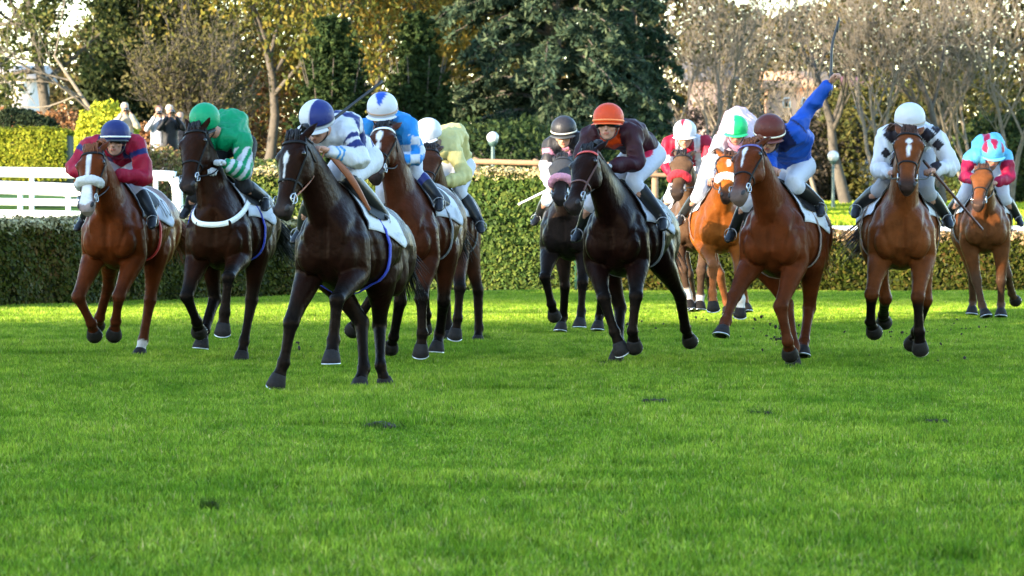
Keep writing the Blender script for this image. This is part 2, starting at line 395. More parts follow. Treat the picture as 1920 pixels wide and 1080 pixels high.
def make_horse(sp):
    h = Horse(); h.sp = sp
    d = sp['d']; th = R(sp['yaw']); dz = sp.get('dz', 0); kk = sp.get('pitch', 0)
    fwd = Vector((-math.sin(th), -math.cos(th), 0)); left = Vector((math.cos(th), -math.sin(th), 0)); up = Vector((0, 0, 1))
    h.fwd, h.left = fwd, left
    cpt = P(sp['chest'], HZ, d); O = Vector((cpt.x, cpt.y, 0))-fwd*.69
    def T(x, y, z): return O+fwd*x+left*y*WD+up*(z+dz-.04+kk*(x-.45))
    h.T = T; h.O = O
    acc = Acc()
    # trunk
    A = cr(TRUNK, 3); rings = []
    for x, zt, zb, hw in A:
        zc = (zt+zb)/2; hh = (zt-zb)/2; r = []
        for j in range(20):
            a = 2*math.pi*j/20; c, s = math.cos(a), math.sin(a)
            wf = 1-(.10+.48*float(sstep(-.05, .34, x)))*max(0, c)**1.3-.12*max(0, -c)**2
            r.append(T(x, hw*s*wf, zc+hh*c))
        rings.append(r)
    rings_to(acc, rings)
    for s in (-1, 1):
        ax = (fwd, left*WD, up)
        ell(acc, T(.44, s*.13, 1.12), ax, (.17, .10, .26)); ell(acc, T(.60, s*.105, 1.06), ax, (.12, .10, .15))   # shoulder, breast
        ell(acc, T(-.70, s*.135, 1.20), ax, (.22, .15, .27)); ell(acc, T(-.46, s*.185, 1.05), ax, (.17, .10, .20))   # quarter, stifle
        ell(acc, T(.05, s*.15, 1.12), ax, (.3, .135, .22))                                                          # ribs
    tb_V = [tuple(v) for v in acc.V]; tb_F = list(acc.F); h.tbvh = BVHTree.FromPolygons(tb_V, tb_F)
    bones = []; h.legs = []
    # legs
    for key in ('RF', 'LF', 'RH', 'LH'):
        lg = sp['legs'][key]; s = -1 if key[0] == 'R' else 1; pk, pf, pt = lg[0], lg[1], lg[2]; sg = lg[3]; dx = lg[4] if len(lg) > 4 else 0
        if key[1] == 'F':
            Sh = T(.46+dx*.3, s*.14, 1.18); E = T(.40+dx, s*.155, .93)
            K = raysolve(E, *pk, .43, sg[0]); Ft = raysolve(K, *pf, .29, sg[1]); To = raysolve(Ft, *pt, .20, sg[2])
            pd = (To-Ft).normalized(); Co = Ft+pd*.105
            l = lambda a, b, t: a.lerp(b, t)
            limb(acc, [Sh, l(Sh, E, .55), E, l(E, K, .3), l(E, K, .65), l(E, K, .9), K, l(K, Ft, .18), l(K, Ft, .5), l(K, Ft, .85), Ft, l(Ft, Co, .5), Co],
                 [(.15, .10), (.14, .10), (.105, .095), (.090, .080), (.066, .058), (.052, .052), (.054, .056), (.042, .043), (.038, .036), (.039, .037), (.047, .047), (.038, .039), (.044, .048)], ref=fwd, rw=1.18)
        else:
            Hp = T(-.62, s*.12, 1.27); E = T(-.44+dx, s*.175, 1.0)
            K = raysolve(E, *pk, .46, sg[0]); Ft = raysolve(K, *pf, .37, sg[1]); To = raysolve(Ft, *pt, .20, sg[2])
            pd = (To-Ft).normalized(); Co = Ft+pd*.105
            l = lambda a, b, t: a.lerp(b, t)
            limb(acc, [Hp, l(Hp, E, .5), E, l(E, K, .3), l(E, K, .65), l(E, K, .9), K, l(K, Ft, .15), l(K, Ft, .5), l(K, Ft, .85), Ft, l(Ft, Co, .5), Co],
                 [(.24, .14), (.21, .13), (.145, .105), (.115, .085), (.072, .058), (.060, .048), (.066, .052), (.050, .044), (.042, .038), (.041, .038), (.048, .047), (.038, .038), (.044, .048)], ref=fwd, rw=1.18)
        bones.append((key, E, K, Ft, Co)); h.legs.append((key, pd, Co, To, left))
    # neck and head
    nb = T(.40, 0, 1.27); poll = raysolve(T(.55, 0, 1.36), *sp['poll'], sp.get('neck', .68), 'n')
    mz = raysolve(poll, *sp['muz'], HL, 'n'); hd = (mz-poll).normalized()
    n0 = fwd+up*.55; n0 = (n0-hd*n0.dot(hd)).normalized()
    n0 = Matrix.Rotation(R(sp.get('turn', 0)), 3, hd)@n0; side = hd.cross(n0).normalized()
    if side.dot(left) < 0: side = -side
    h.poll, h.hd, h.n0, h.side = poll, hd, n0, side
    # neck: flattened tube, deep in the sagittal plane
    cb = T(.62, 0, 1.20); back = poll-n0*.03+hd*.07
    mid1 = nb.lerp(back, .33)+up*.02; mid2 = nb.lerp(back, .66)+up*.03
    limb(acc, [T(.25, 0, 1.25), nb, mid1, mid2, back], [(.30, .145), (.29, .135), (.225, .105), (.165, .09), (.115, .078)], ref=up, n=16, rw=WD)
    B = cr(FACE, 3); rings = []
    def hp(t, lat, nn): return poll+hd*(t*HL)+side*lat*1.2+n0*nn*1.08
    for t, hw, fr, bk in B:
        r = []
        for j in range(20):
            a = 2*math.pi*j/20; c, s_ = math.cos(a), math.sin(a)
            sx = math.copysign(abs(s_)**.8, s_)
            r.append(hp(t, hw*sx*(1 if c > 0 else 1-.35*c*c*(.4 if t > .5 else 1)), (fr if c > 0 else bk)*math.copysign(abs(c)**.85, c)))
        rings.append(r)
    rings_to(acc, rings)
    ha = (hd, side*1.2, n0*1.08)
    for s in (-1, 1):
        ell(acc, hp(.26, s*.082, .032), ha, (.05, .030, .032)); ell(acc, hp(.36, s*.052, -.075), ha, (.105, .036, .085))
        ell(acc, hp(.915, s*.040, .022), ha, (.042, .026, .028))
        ed = (-hd*.80+n0*sp.get('ear', -.25)+side*s*.42).normalized(); e0 = hp(.0, s*.050, -.005)
        limb(acc, [e0-ed*.03, e0+ed*.03, e0+ed*.075, e0+ed*.12, e0+ed*.15], [(.024, .030), (.026, .036), (.022, .034), (.014, .020), (.006, .007)], ref=n0, n=10)
    ell(acc, hp(.97, 0, -.045), ha, (.035, .036, .022))
    V, F = remesh(acc, sp.get('vox', .0150), 5)
    q_ = V-np.array(O); lx = q_@np.array(fwd); ly = np.abs(q_@np.array(left))/WD; lz = q_[:, 2]-dz+.04-kk*(lx-.45)
    dsp = -.024*np.exp(-(ly/.022)**2)*sstep(.54, .62, lx)*sstep(.86, 1.0, lz)*(1-sstep(1.22, 1.36, lz))*(lx < .85)
    dsp -= .011*np.exp(-((ly-.115-.05*np.sin(lz*6))/.016)**2)*sstep(.42, .5, lx)*sstep(.92, 1.02, lz)*(1-sstep(1.25, 1.4, lz))*(lx < .8)
    dsp -= .010*np.exp(-((lx-.26-.25*(lz-1.1))/.022)**2)*sstep(.92, 1.0, lz)*(1-sstep(1.35, 1.5, lz))*(ly > .12)
    dsp += .0022*np.sin(lx*85)*sstep(-.36, -.26, lx)*(1-sstep(.1, .18, lx))*(ly > .16)*sstep(.92, 1.0, lz)*(1-sstep(1.3, 1.4, lz))
    dsp -= .012*np.exp(-((lx+.36-.3*(lz-1.1))/.03)**2)*sstep(.95, 1.05, lz)*(1-sstep(1.3, 1.42, lz))*(ly > .12)
    dsp += .0042*wob(V*[1, 1, .55], 26, sp['id']+40)+0.0009*wob(V*[1, 1, .7], 75, sp['id']+41)
    V = V+normals(V, F)*dsp[:, None]
    h.bvh = bvh_of(V, F)
    # coat colours
    rs = np.random.RandomState(sp['id'])
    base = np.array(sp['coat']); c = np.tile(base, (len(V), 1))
    pts_c = np.array(sp.get('points', base)); knee_up = sp.get('pts_up', .55)
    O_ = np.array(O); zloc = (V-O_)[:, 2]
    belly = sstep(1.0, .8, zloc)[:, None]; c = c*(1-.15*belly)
    for key, E, K, Ft, Co in bones:
        d1, t1 = segdist(V, E, K); d2, t2 = segdist(V, K, Ft); d3, t3 = segdist(V, Ft, Co)
        near = np.minimum(np.minimum(d1/.11, d2/.075), d3/.075) < 1
        pos = np.where((d2 < d1) & (d2 <= d3), 1+t2, np.where(d3 < d1, 2+t3, t1)); pos = np.where(near, pos, 0)
        k = sstep(knee_up, knee_up+.4, pos)[:, None]; c = c*(1-k)+pts_c*k
        sock = sp.get('socks', {}).get(key)
        if sock is not None:
            k = sstep(sock, sock+.08, pos)[:, None]; c = c*(1-k)+np.array((.42, .39, .35))*k
    q = V-np.array(poll); tt = q@np.array(hd)/HL; lat = q@np.array(side)/1.2; nn = q@np.array(n0)/1.08
    onhead = (tt > -.05) & (tt < 1.2) & (np.abs(lat) < .13) & (nn > -.2) & (nn < .15)
    mzk = (sstep(.74, .95, tt)*onhead)[:, None]*sp.get('muzk', .9); c = c*(1-mzk)+np.array(sp.get('muzc', (.02, .015, .014)))*mzk
    for (t0, t1, w0, w1, l0) in sp.get('blaze', []):
        f = np.clip((tt-t0)/(t1-t0), 0, 1); wd = w0+(w1-w0)*f
        wd = wd*np.sqrt(np.clip(np.minimum((tt-t0)/.06, (t1-tt)/.05), 0, 1))
        k = (onhead & (nn > .02) & (tt > t0) & (tt < t1))*sstep(.006, -.004, np.abs(lat-l0)-wd); k = k[:, None]; c = c*(1-k)+np.array((.50, .48, .46))*k
    c = c*(1+.12*wob(V, 5, sp['id']))[:, None]
    e = empty('race_horse', O, sp['label'], 'horse', 'galloping race horses'); h.e = e
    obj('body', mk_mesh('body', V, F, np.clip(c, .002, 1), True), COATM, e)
    # hooves and shoes
    for key, pd, Co, To, lf in h.legs:
        f = pd.cross(lf); 
        f = (f-pd*f.dot(pd)).normalized(); sd = pd.cross(f)
        cen = Co+pd*.075; sn = (pd*.80-f*.42).normalized(); sf = (f-sn*f.dot(sn)).normalized()
        a = Acc(); rings = []
        for (cc, uu, vv, r1, r2) in ((Co-pd*.012, f, sd, .043, .052), (Co+pd*.006, f, sd, .049, .058), (Co.lerp(cen, .55), (f+sf).normalized(), sd, .058, .066), (cen, sf, sd, .069, .074), (cen+sn*.006, sf, sd, .064, .068)):
            rings.append([cc+uu*(math.cos(6.2832*j/14)*r1)+vv*(math.sin(6.2832*j/14)*r2) for j in range(14)])
        rings_to(a, rings); ho = a.build('hoof', HOOFM, e)
        b = Acc(); pts = []; nr = []
        for j in range(13):
            an = -2.3+4.6*j/12; pts.append(cen+sn*.006+sf*math.cos(an)*.058+sd*math.sin(an)*.062); nr.append(sn)
        ribbon(b, pts, nr, .02, .007); b.build('horseshoe', SHOEM, ho, False)
    # eyes, nostrils
    for s in (-1, 1):
        a = Acc(); ell(a, hp(.26, s*.101, .036), ha, (.021, .014, .018), 10, 7); a.build('eye', EYEM, e)
        a = Acc(); nax = ((hd*.9+n0*.3).normalized(), (side*s*.75+n0*.6+hd*.25).normalized())
        nz = nax[1]; nx_ = (nax[0]-nz*nax[0].dot(nz)).normalized(); ny_ = nz.cross(nx_)
        l_, n_, i_, d_ = h.bvh.find_nearest(hp(.93, s*.06, .045)); 
        ell(a, l_-n_*.003, (nx_, ny_, n_), (.029, .017, .008), 10, 6); a.build('nostril', DARKM, e)
    # mane, forelock, tail
    hairm = mat('mane_%s' % sp['mane'][0], sp['mane'][1], .6, nscale=60, namt=.4, spec=.3)
    a = Acc(); rr = random.Random(sp['id'])
    for i in range(140):
        t = rr.random(); base_p = T(.36, 0, 1.62).lerp(poll-hd*.01-n0*.05, t)
        crest = base_p+up*(.03+.05*math.sin(math.pi*t))
        l_, n_, i_, d_ = h.bvh.find_nearest(crest+up*.1); r0 = l_
        sd_ = sp.get('maneside', -1)
        dirv = (up*.5-fwd*(.8+.5*rr.random())+left*sd_*(.5+.6*rr.random())).normalized()
        ln = .10+.08*rr.random(); p1 = r0+dirv*ln*.5; p2 = p1+(dirv-up*(.9+.4*rr.random())).normalized()*ln*.6
        limb(a, [r0, p1, p2], [.009, .007, .002], n=4, sub=2, taper=False)
    a.build('mane', hairm, e)
    a = Acc()
    for i in range(34):
        lat0 = rr.uniform(-.035, .035); r0 = hp(.0, lat0, .02)+hd*-.02
        p1 = r0+n0*(.03+.02*rr.random())-hd*.015*rr.random()+side*lat0*.4; p2 = p1+hd*(.06+.07*rr.random())+side*rr.uniform(-.03, .03)-n0*.005
        limb(a, [r0, p1, p2], [.010, .008, .002], n=4, sub=2, taper=False)
    a.build('forelock', hairm, e)
    a = Acc(); tb = T(-.95, 0, 1.42); ts = sp.get('tailside', .15)
    for i in range(190):
        o1 = Vector((rr.gauss(0, .02), rr.gauss(0, .02), rr.gauss(0, .02))); k = .7+.5*rr.random(); sp_ = rr.gauss(0, .045)
        p0 = tb+o1; p1 = p0-fwd*.16*k+up*.02; p2 = p1-fwd*.18*k-up*.2*k+left*(ts*.35+sp_*.6); p3 = p2-fwd*.10*k-up*.30*k+left*(ts*.6+sp_)
        limb(a, [p0, p1, p2, p3], [.009, .0085, .007, .0015], n=3, sub=2, taper=False)
    a.build('tail', hairm, e)
    # bridle
    def face(t, ph):
        row = [np.interp(t, [r[0] for r in FACE], [r[k] for r in FACE]) for k in (1, 2, 3)]
        return hp(t, math.sin(ph)*row[0], math.cos(ph)*(row[1] if math.cos(ph) > 0 else row[2]))
    brm = sp.get('bridle', LEATH); a = Acc(); bw = .017
    def st(acc_, pts, wd=bw, th=.005, off=.002):
        p_, n_ = onto(h.bvh, pts, off); ribbon(acc_, p_, n_, wd, th)
    st(a, [face(.58, p) for p in np.linspace(-math.pi, math.pi, 25)])
    for s in (-1, 1):
        st(a, [face(t, s*1.45) for t in np.linspace(.04, .79, 14)]); st(a, [face(.10+.10*math.sin(p), s*(1.3+p)) for p in np.linspace(0, 1.8, 8)], .012)
    st(a, [face(.03, p) for p in np.linspace(1.4, 2*math.pi-1.4, 10)])
    br = a.build('bridle', brm, e, False)
    a = Acc(); st(a, [face(.115, p) for p in np.linspace(-1.5, 1.5, 14)], .022, .007); a.build('browband', sp.get('browband', brm), br, False)
    h.bit = []
    a = Acc()
    for s in (-1, 1):
        c_ = face(.79, s*1.5)+side*s*.012; torus(a, c_, (hd, n0, side), .036, .0055, 14); h.bit.append(c_)
        limb(a, [c_+hd*.045, c_-hd*.045], [.006, .006], n=6, sub=1)
    limb(a, [h.bit[0], h.bit[1]], [.008, .008], n=6, sub=2); a.build('bit_ring', STEEL, br)
    if 'fleece' in sp:
        a = Acc(); pts = [face(.56, p)+(face(.56, p)-hp(.56, 0, 0)).normalized()*.018 for p in np.linspace(-1.75, 1.75, 17)]
        limb(a, pts, [.036]+[.044]*15+[.036], ref=hd, n=14, sub=2)
        Vf, Ff = remesh(a, .008, 2); Vf = Vf+normals(Vf, Ff)*(wob(Vf, 130, 3)*.004+wob(Vf, 60, 4)*.004)[:, None]
        obj('noseband_fleece', mk_mesh('noseband_fleece', Vf, Ff, None, True), mat('fleece_'+sp['fleece'][0], sp['fleece'][1], .95, bump=.6, bscale=120, nscale=50, namt=.12), e)
    # tack round the trunk
    def tr(x, ph, off=.02, yc=1.22):
        o_ = T(x, math.sin(ph)*1.1, yc+math.cos(ph)*1.1); q_ = T(x, 0, yc); dr = (q_-o_).normalized()
        l_, n_, i_, d_ = h.tbvh.ray_cast(o_, dr)
        if l_ is None: return q_+(o_-q_)*.25, (o_-q_).normalized()
        return l_-dr*off, -dr
    h.tr = tr
    a = Acc(); nxg, nph = 14, 30; g = []
    for i in range(nxg):
        u = i/(nxg-1); row = []
        for j in range(nph):
            v = -1+2*j/(nph-1)
            lim = R(74+20*sstep(0, .8, u)-8*sstep(.85, 1, u)); x = .33-.62*u-.05*abs(v)*u
            p_, n_ = tr(x, v*lim, .016+.006*math.sin(9*u+5*v)*abs(v)+.008*math.sin(17*v+4*u)*abs(v)**2)
            row.append(p_)
        g.append(row)
    outer = [p for r_ in g for p in r_]; F_ = []
    for i in range(nxg-1):
        for j in range(nph-1): F_.append((i*nph+j, i*nph+j+1, (i+1)*nph+j+1, (i+1)*nph+j))
    a.add(outer, F_); ctr = T(-.15, 0, 1.2)
    inner = [p-(p-ctr).normalized()*.007 for p in outer]; a.add(inner, [f[::-1] for f in F_])
    edge = [j for j in range(nph)]+[i*nph+nph-1 for i in range(1, nxg)]+[(nxg-1)*nph+j for j in range(nph-2, -1, -1)]+[i*nph for i in range(nxg-2, 0, -1)]
    N_ = len(outer)
    for k in range(len(edge)): i0 = edge[k]; i1 = edge[(k+1) % len(edge)]; a.F.append((i0, i0+N_, i1+N_, i1))
    clo = a.build('saddle_cloth', WHITECLOTH, e)
    b = Acc(); ep = [g[0][j]+fwd*.004 for j in range(nph)]; ribbon(b, ep, [tr(.33, (-1+2*j/(nph-1))*R(74), 0)[1] for j in range(nph)], .022, .006); b.build('trim', PRINT, clo, False)
    for (txt, x0, ph0, sz, m_, cond) in sp.get('text', []):
        cu = bpy.data.curves.new('t', 'FONT'); cu.body = txt; cu.resolution_u = 3; to = bpy.data.objects.new('t', cu); col.objects.link(to)
        dg = bpy.context.evaluated_depsgraph_get(); m2 = to.evaluated_get(dg).to_mesh(); bm = bmesh.new(); bm.from_mesh(m2); to.evaluated_get(dg).to_mesh_clear()
        bpy.data.objects.remove(to)
        bmesh.ops.triangulate(bm, faces=bm.faces[:]); bmesh.ops.subdivide_edges(bm, edges=bm.edges[:], cuts=2, use_grid_fill=True)
        for v_ in bm.verts:
            p_, n_ = tr(x0-v_.co.x*sz*cond, R(ph0)-v_.co.y*sz/.30, .034); v_.co = p_
        me = bpy.data.meshes.new('number'); bm.to_mesh(me); bm.free(); obj('number' if txt.isdigit() else 'lettering', me, m_, clo)
    gm_ = mat('girth_'+sp['girth'][0], sp['girth'][1], .7, nscale=20, namt=.2)
    a = Acc(); p_, n_ = zip(*[tr(.10, ph, .010) for ph in np.linspace(R(50), R(310), 34)]); ribbon(a, list(p_), list(n_), .062, .008); a.build('girth', gm_, e, False)
    a = Acc(); g = []
    for i in range(9):
        for j in range(15):
            v = -1+2*j/14; u = i/8; p_, n_ = tr(.24-.34*u, v*R(46+14*math.sin(math.pi*u)), .032+.02*(abs(u-.5)*2)**2*(1-abs(v))); g.append(p_)
    a.add(g, [(i*15+j, i*15+j+1, (i+1)*15+j+1, (i+1)*15+j) for i in range(8) for j in range(14)]); h.saddle = a.build('saddle', LEATH, e)
    if sp.get('breast'):
        a = Acc(); pts = []
        for k in np.linspace(-1, 1, 31):
            y = .30*math.sin(k*1.5); z = sp['breast']+.30*abs(k)**2.2; x = .86-.62*abs(k)**1.9
            pts.append(T(x, y, z))
        p_, n_ = onto(h.bvh, pts, .012)
        for _ in range(14):
            p_ = [p_[0]]+[(p_[i-1]+p_[i]*2+p_[i+1])/4 for i in range(1, len(p_)-1)]+[p_[-1]]; n_ = [n_[0]]+[(n_[i-1]+n_[i]+n_[i+1]).normalized() for i in range(1, len(n_)-1)]+[n_[-1]]
        ribbon(a, [p+n*.006 for p, n in zip(p_, n_)], n_, .045, .006); a.build('breast_strap', mat('strap_white', (.72, .70, .64), .7, nscale=30, namt=.1), e, False)
    if False:
        a = Acc(); pts = []
        for k in np.linspace(-1, 1, 25): pts.append(T(.86-.42*abs(k)**1.8, .26*math.sin(k*1.45), 1.17+.36*abs(k)**1.8))
        st(a, pts, .013, .004, .003); a.build('neck_strap', LEATH, e, False)
    if 'hood' in sp:
        k = onhead & (tt < .50)
        keep = np.where(k)[0]; idx = -np.ones(len(V), int); idx[keep] = np.arange(len(keep)); Fk = F[(idx[F] >= 0).all(1)]
        Nn = normals(V, F); Vh = V[keep]+Nn[keep]*.006
        obj('hood', mk_mesh('hood', Vh, idx[Fk], None, True), mat('hood_cloth', sp['hood'], .8, bump=.3), e)
    h.hp = hp; h.face = face
    return h
#==PART4==
# ================================================================== jockeys
SKINM = mat('skin', attr=True, rough=.55, nscale=25, namt=.08, spec=.35)
SILKM = mat('silk', attr=True, rough=.55, bump=.8, bscale=15, spec=.18, stretch=(1, 1, .45))
BREEM = mat('breeches', attr=True, rough=.7, bump=.4, bscale=20, spec=.15, spots=((.22, .19, .15), 34, .72))
BOOTM = mat('boot_leather', attr=True, rough=.35, nscale=20, namt=.2, spec=.22)
CAPM = mat('cap_silk', attr=True, rough=.5, bump=.4, bscale=18, spec=.25, spots=((.2, .17, .14), 55, .73))
GOGM = mat('goggle_lens', (.008, .008, .01), .12, spec=.6)
IRON = mat('stirrup_iron', (.25, .25, .26), .4, metal=1)
STRAPM = mat('chin_strap', (.02, .02, .02), .6)

DEF = dict(hip=(-.17, 0, 1.84), mid=(.04, 0, 1.98), sh=(.29, .185, 1.96), neck=(.36, 0, 2.0), head=(.47, 0, 2.08),
           el=(.36, .29, 1.72), ha=(.60, .085, 1.62), kn=(.27, .275, 1.52), an=(-.04, .30, 1.24))
XL = dict(hip=-.17, sh=.29, head=.47, el=.36, ha=.60, kn=.27, an=-.04)

def fist(acc, c, f, s, u, thumb):
    """closed hand holding the reins: palm, four curled fingers of unequal length and a thumb from the side of the palm"""
    ell(acc, c, (f, s, u), (.046, .044, .026), 10, 7)
    for k, (o, ln) in enumerate(((-.030, .9), (-.010, 1.05), (.011, 1.0), (.030, .8))):
        a = c+f*.036+s*o+u*.008; b = a+f*.022*ln-u*.014; d = b-u*.026*ln-f*.006; e = d-f*.026*ln+u*.004
        limb(acc, [a, b, d, e], [.0105, .010, .0095, .008], ref=s, n=7, sub=2)
    a = c-f*.012+s*thumb*.036; b = a+f*.028+s*thumb*.012+u*.004; d = b+f*.028-s*thumb*.012-u*.006
    limb(acc, [a, b, d], [.0125, .0115, .009], ref=u, n=7, sub=2)

def make_jockey(h, js):
    T = h.T; fwd, left = h.fwd, h.left; up = Vector((0, 0, 1)); O = h.O
    def J(px, py, xl):
        D = Vector(((px-960)/FPX, 1, (HZ-py)/FPX)); C = Vector((0, 0, CAMZ)); return C+D*((O+fwd*xl-C).dot(fwd)/D.dot(fwd))
    jt = {}
    for k in ('hip', 'head'):
        jt[k] = J(*js[k], XL[k]+js.get('dx', 0)) if k in js and len(js[k]) == 2 else (J(*js[k]) if k in js else T(*DEF[k]))
    for k in ('sh', 'el', 'ha', 'kn', 'an'):
        for s, c in ((-1, 'R'), (1, 'L')):
            q = js.get(k+c); x, y, z = DEF[k]
            jt[k+c] = T(x, s*y, z) if q is None else J(q[0], q[1], q[2] if len(q) > 2 else XL[k])
    for k in ('knR', 'knL', 'anR', 'anL'):                 # legs lie outside the horse's flank
        C0 = Vector((0, 0, CAMZ)); D0 = (jt[k]-C0).normalized(); l_, n_, i_, d_ = h.tbvh.ray_cast(C0, D0)
        clr = .075 if k[0] == 'k' else .06
        if l_ is not None and k in js:
            if n_.dot(D0) > 0: n_ = -n_
            lim = l_+n_*clr
            if (jt[k]-C0).length > d_-clr: jt[k] = lim
        else:
            l2, n2, i2, d2 = h.tbvh.find_nearest(jt[k])
            s_ = 1 if k[2] == 'L' else -1
            if d2 < clr or (jt[k]-l2).dot(n2) < 0: jt[k] = l2+(n2 if n2.dot(left*s_) > 0 else -n2)*clr
    shc = (jt['shR']+jt['shL'])/2; lat = (jt['shL']-jt['shR']); lat.normalize()
    neck = shc.lerp(jt['head'], .35); mid = jt['hip'].lerp(shc, .5)+up*.07
    if 'mid' in js: mid = J(*js['mid'])
    hd = jt['head']
    look = (fwd+left*js.get('look', (0, -.25))[0]+up*js.get('look', (0, -.25))[1]).normalized()
    hx = look.cross(up).normalized(); hx = -hx if hx.dot(left) < 0 else hx
    tilt = js.get('tilt', 0); hu = look.cross(hx); hu = -hu if hu.z < 0 else hu
    q = Matrix.Rotation(R(tilt), 3, look); hx = q@hx*1.12; hu = q@hu
    f = look; hd = hd-hu*.020; jt['head'] = hd
    e = empty('person', Vector((O.x, O.y, 0))+fwd*.1+up*1.2, js['label'], 'person', 'jockeys riding the race horses')
    # --- clothing: jacket
    vx = js.get('vox', .0115)
    a = Acc()
    tref = lat
    limb(a, [jt['hip']+(mid-jt['hip'])*.12, jt['hip'].lerp(mid, .55), mid, mid.lerp(shc, .6), shc, neck.lerp(shc, .35)],
         [(.150, .105), (.150, .112), (.175, .12), (.19, .115), (.178, .098), (.085, .07)], ref=tref, n=16)
    for c in 'RL':
        s_, e_, w_ = jt['sh'+c], jt['el'+c], jt['ha'+c]; wr = e_.lerp(w_, .84)
        limb(a, [shc.lerp(s_, .6), s_, s_.lerp(e_, .5), e_, e_.lerp(wr, .5), wr], [.088, .080, .070, .064, .057, .047], n=12)
    V, F = remesh(a, vx, 4)
    N = normals(V, F); rg = lambda q: 1-np.abs(q)*2.2
    V = V+N*(wob(V, 20, js['id'])*.008+np.clip(rg(wob(V, 24, js['id']+5)), -.6, 1)*.015+np.clip(rg(wob(V*[1, 1, .6], 46, js['id']+9)), -.6, 1)*.009)[:, None]
    # regions for the silks pattern
    dT, tT = segdist(V, jt['hip'], shc); arm = {}
    reg = np.zeros(len(V), int); ta = np.zeros(len(V)); best = np.abs(dT)/.17
    for ci, c in ((1, 'R'), (2, 'L')):
        d1, t1 = segdist(V, jt['sh'+c]+(jt['el'+c]-jt['sh'+c])*.12, jt['el'+c]); d2, t2 = segdist(V, jt['el'+c], jt['ha'+c])
        dd = np.minimum(d1, d2)/.085; tt = np.where(d1 < d2, t1*.5, .5+t2*.5); k = dd < best
        reg = np.where(k, ci, reg); ta = np.where(k, tt, ta); best = np.where(k, dd, best)
    rel = V-np.array(shc); u = rel@np.array(lat); v = tT
    fr = rel@np.array(fwd); zz = V[:, 2]-shc.z
    colr = js['silk'](dict(reg=reg, t=ta, u=u, v=v, f=fr, z=zz, V=V, rel=rel))
    obj('jacket', mk_mesh('jacket', V, F, colr, True), SILKM, e)
    # --- breeches
    a = Acc()
    limb(a, [jt['hip'].lerp(mid, .28), jt['hip'], jt['hip']-fwd*.06-up*.06], [(.14, .11), (.155, .13), (.14, .115)], ref=lat, n=16)
    for s, c in ((-1, 'R'), (1, 'L')):
        hj = jt['hip']+lat*s*.09-up*.04; k_ = jt['kn'+c]; an = jt['an'+c]
        limb(a, [hj, hj.lerp(k_, .5), k_, k_.lerp(an, js.get('bt', .3))], [.112, .092, .072, .062], n=12)
    V, F = remesh(a, vx*1.3, 4); N = normals(V, F); V = V+N*(wob(V, 30, js['id']+3)*.005)[:, None]
    bc = np.tile(np.array(js.get('breeches', (.45, .45, .49))), (len(V), 1))
    if 'breeches_fn' in js: bc = js['breeches_fn'](bc, V, jt)
    bo = obj('breeches', mk_mesh('breeches', V, F, bc, True), BREEM, e)
    if 'legtext' in js:
        tx, px0, py0, px1, py1, hh = js['legtext']; bv = bvh_of(V, F)
        cu = bpy.data.curves.new('t', 'FONT'); cu.body = tx; cu.resolution_u = 2; to = bpy.data.objects.new('t', cu); col.objects.link(to)
        dg = bpy.context.evaluated_depsgraph_get(); m2 = to.evaluated_get(dg).to_mesh(); bm = bmesh.new(); bm.from_mesh(m2); to.evaluated_get(dg).to_mesh_clear(); bpy.data.objects.remove(to)
        bmesh.ops.triangulate(bm, faces=bm.faces[:]); wdt = max(v_.co.x for v_ in bm.verts)
        dx_, dy_ = px1-px0, py1-py0; ln = math.hypot(dx_, dy_)
        for v_ in bm.verts:
            uu = v_.co.x/wdt; qx = px0+dx_*uu+dy_/ln*v_.co.y*hh; qy = py0+dy_*uu-dx_/ln*v_.co.y*hh
            D = Vector(((qx-960)/FPX, 1, (HZ-qy)/FPX)).normalized(); l_, n_, i_, d_ = bv.ray_cast(Vector((0, 0, CAMZ)), D)
            v_.co = l_+n_*.006 if l_ else J(qx, qy, .1)
        me = bpy.data.meshes.new('lettering'); bm.to_mesh(me); bm.free(); obj('lettering', me, PRINT, bo)
    # --- boots and stirrups
    for s, c in ((-1, 'R'), (1, 'L')):
        a = Acc(); k_ = jt['kn'+c]; an = jt['an'+c]; td = (fwd*.8-up*.45+left*s*.12).normalized(); top = k_.lerp(an, js.get('bt', .3)-.04)
        dn = (an-k_).normalized()
        limb(a, [top, k_.lerp(an, .55), an, an+dn*.05+td*.02], [(.070, .066), .066, .050, .050], n=12)
        hl = an+dn*.055
        limb(a, [hl-td*.04, hl+td*.06, hl+td*.14, hl+td*.185], [(.034, .038), (.036, .040), (.028, .043), (.02, .032)], ref=up, n=12)
        V, F = remesh(a, .014, 3); bc = np.tile(np.array(js.get('boots', (.012, .012, .013))), (len(V), 1))
        if 'boot_top' in js:
            dd, tt = segdist(V, top, an); bc = np.where((tt < .34)[:, None], np.array(js['boot_top']), bc)
        bo = obj('boot', mk_mesh('boot', V, F, bc, True), BOOTM, e)
        a = Acc(); ic = hl+td*.10-up*.035; ix = td.cross(up).normalized()
        torus(a, ic+up*.045, (ix, up, td), .055, .0045, 14)
        a.build('stirrup', IRON, h.e); a = Acc()
        t0, n0 = h.tr(.06, s*R(58), .04)
        ribbon(a, [t0, t0.lerp(ic+up*.10, .5), ic+up*.10], [left*s]*3, .018, .004); a.build('stirrup_leather', LEATH, h.e, False)
    # --- body: head, neck, trunk, limbs and hands as one skin surface
    a = Acc(); ax = (hx, f, hu)
    ell(a, hd+hu*.030-f*.012, ax, (.073, .092, .098)); ell(a, hd-hu*.045+f*.022, ax, (.056, .062, .075)); ell(a, hd-hu*.098+f*.050, ax, (.026, .024, .022))
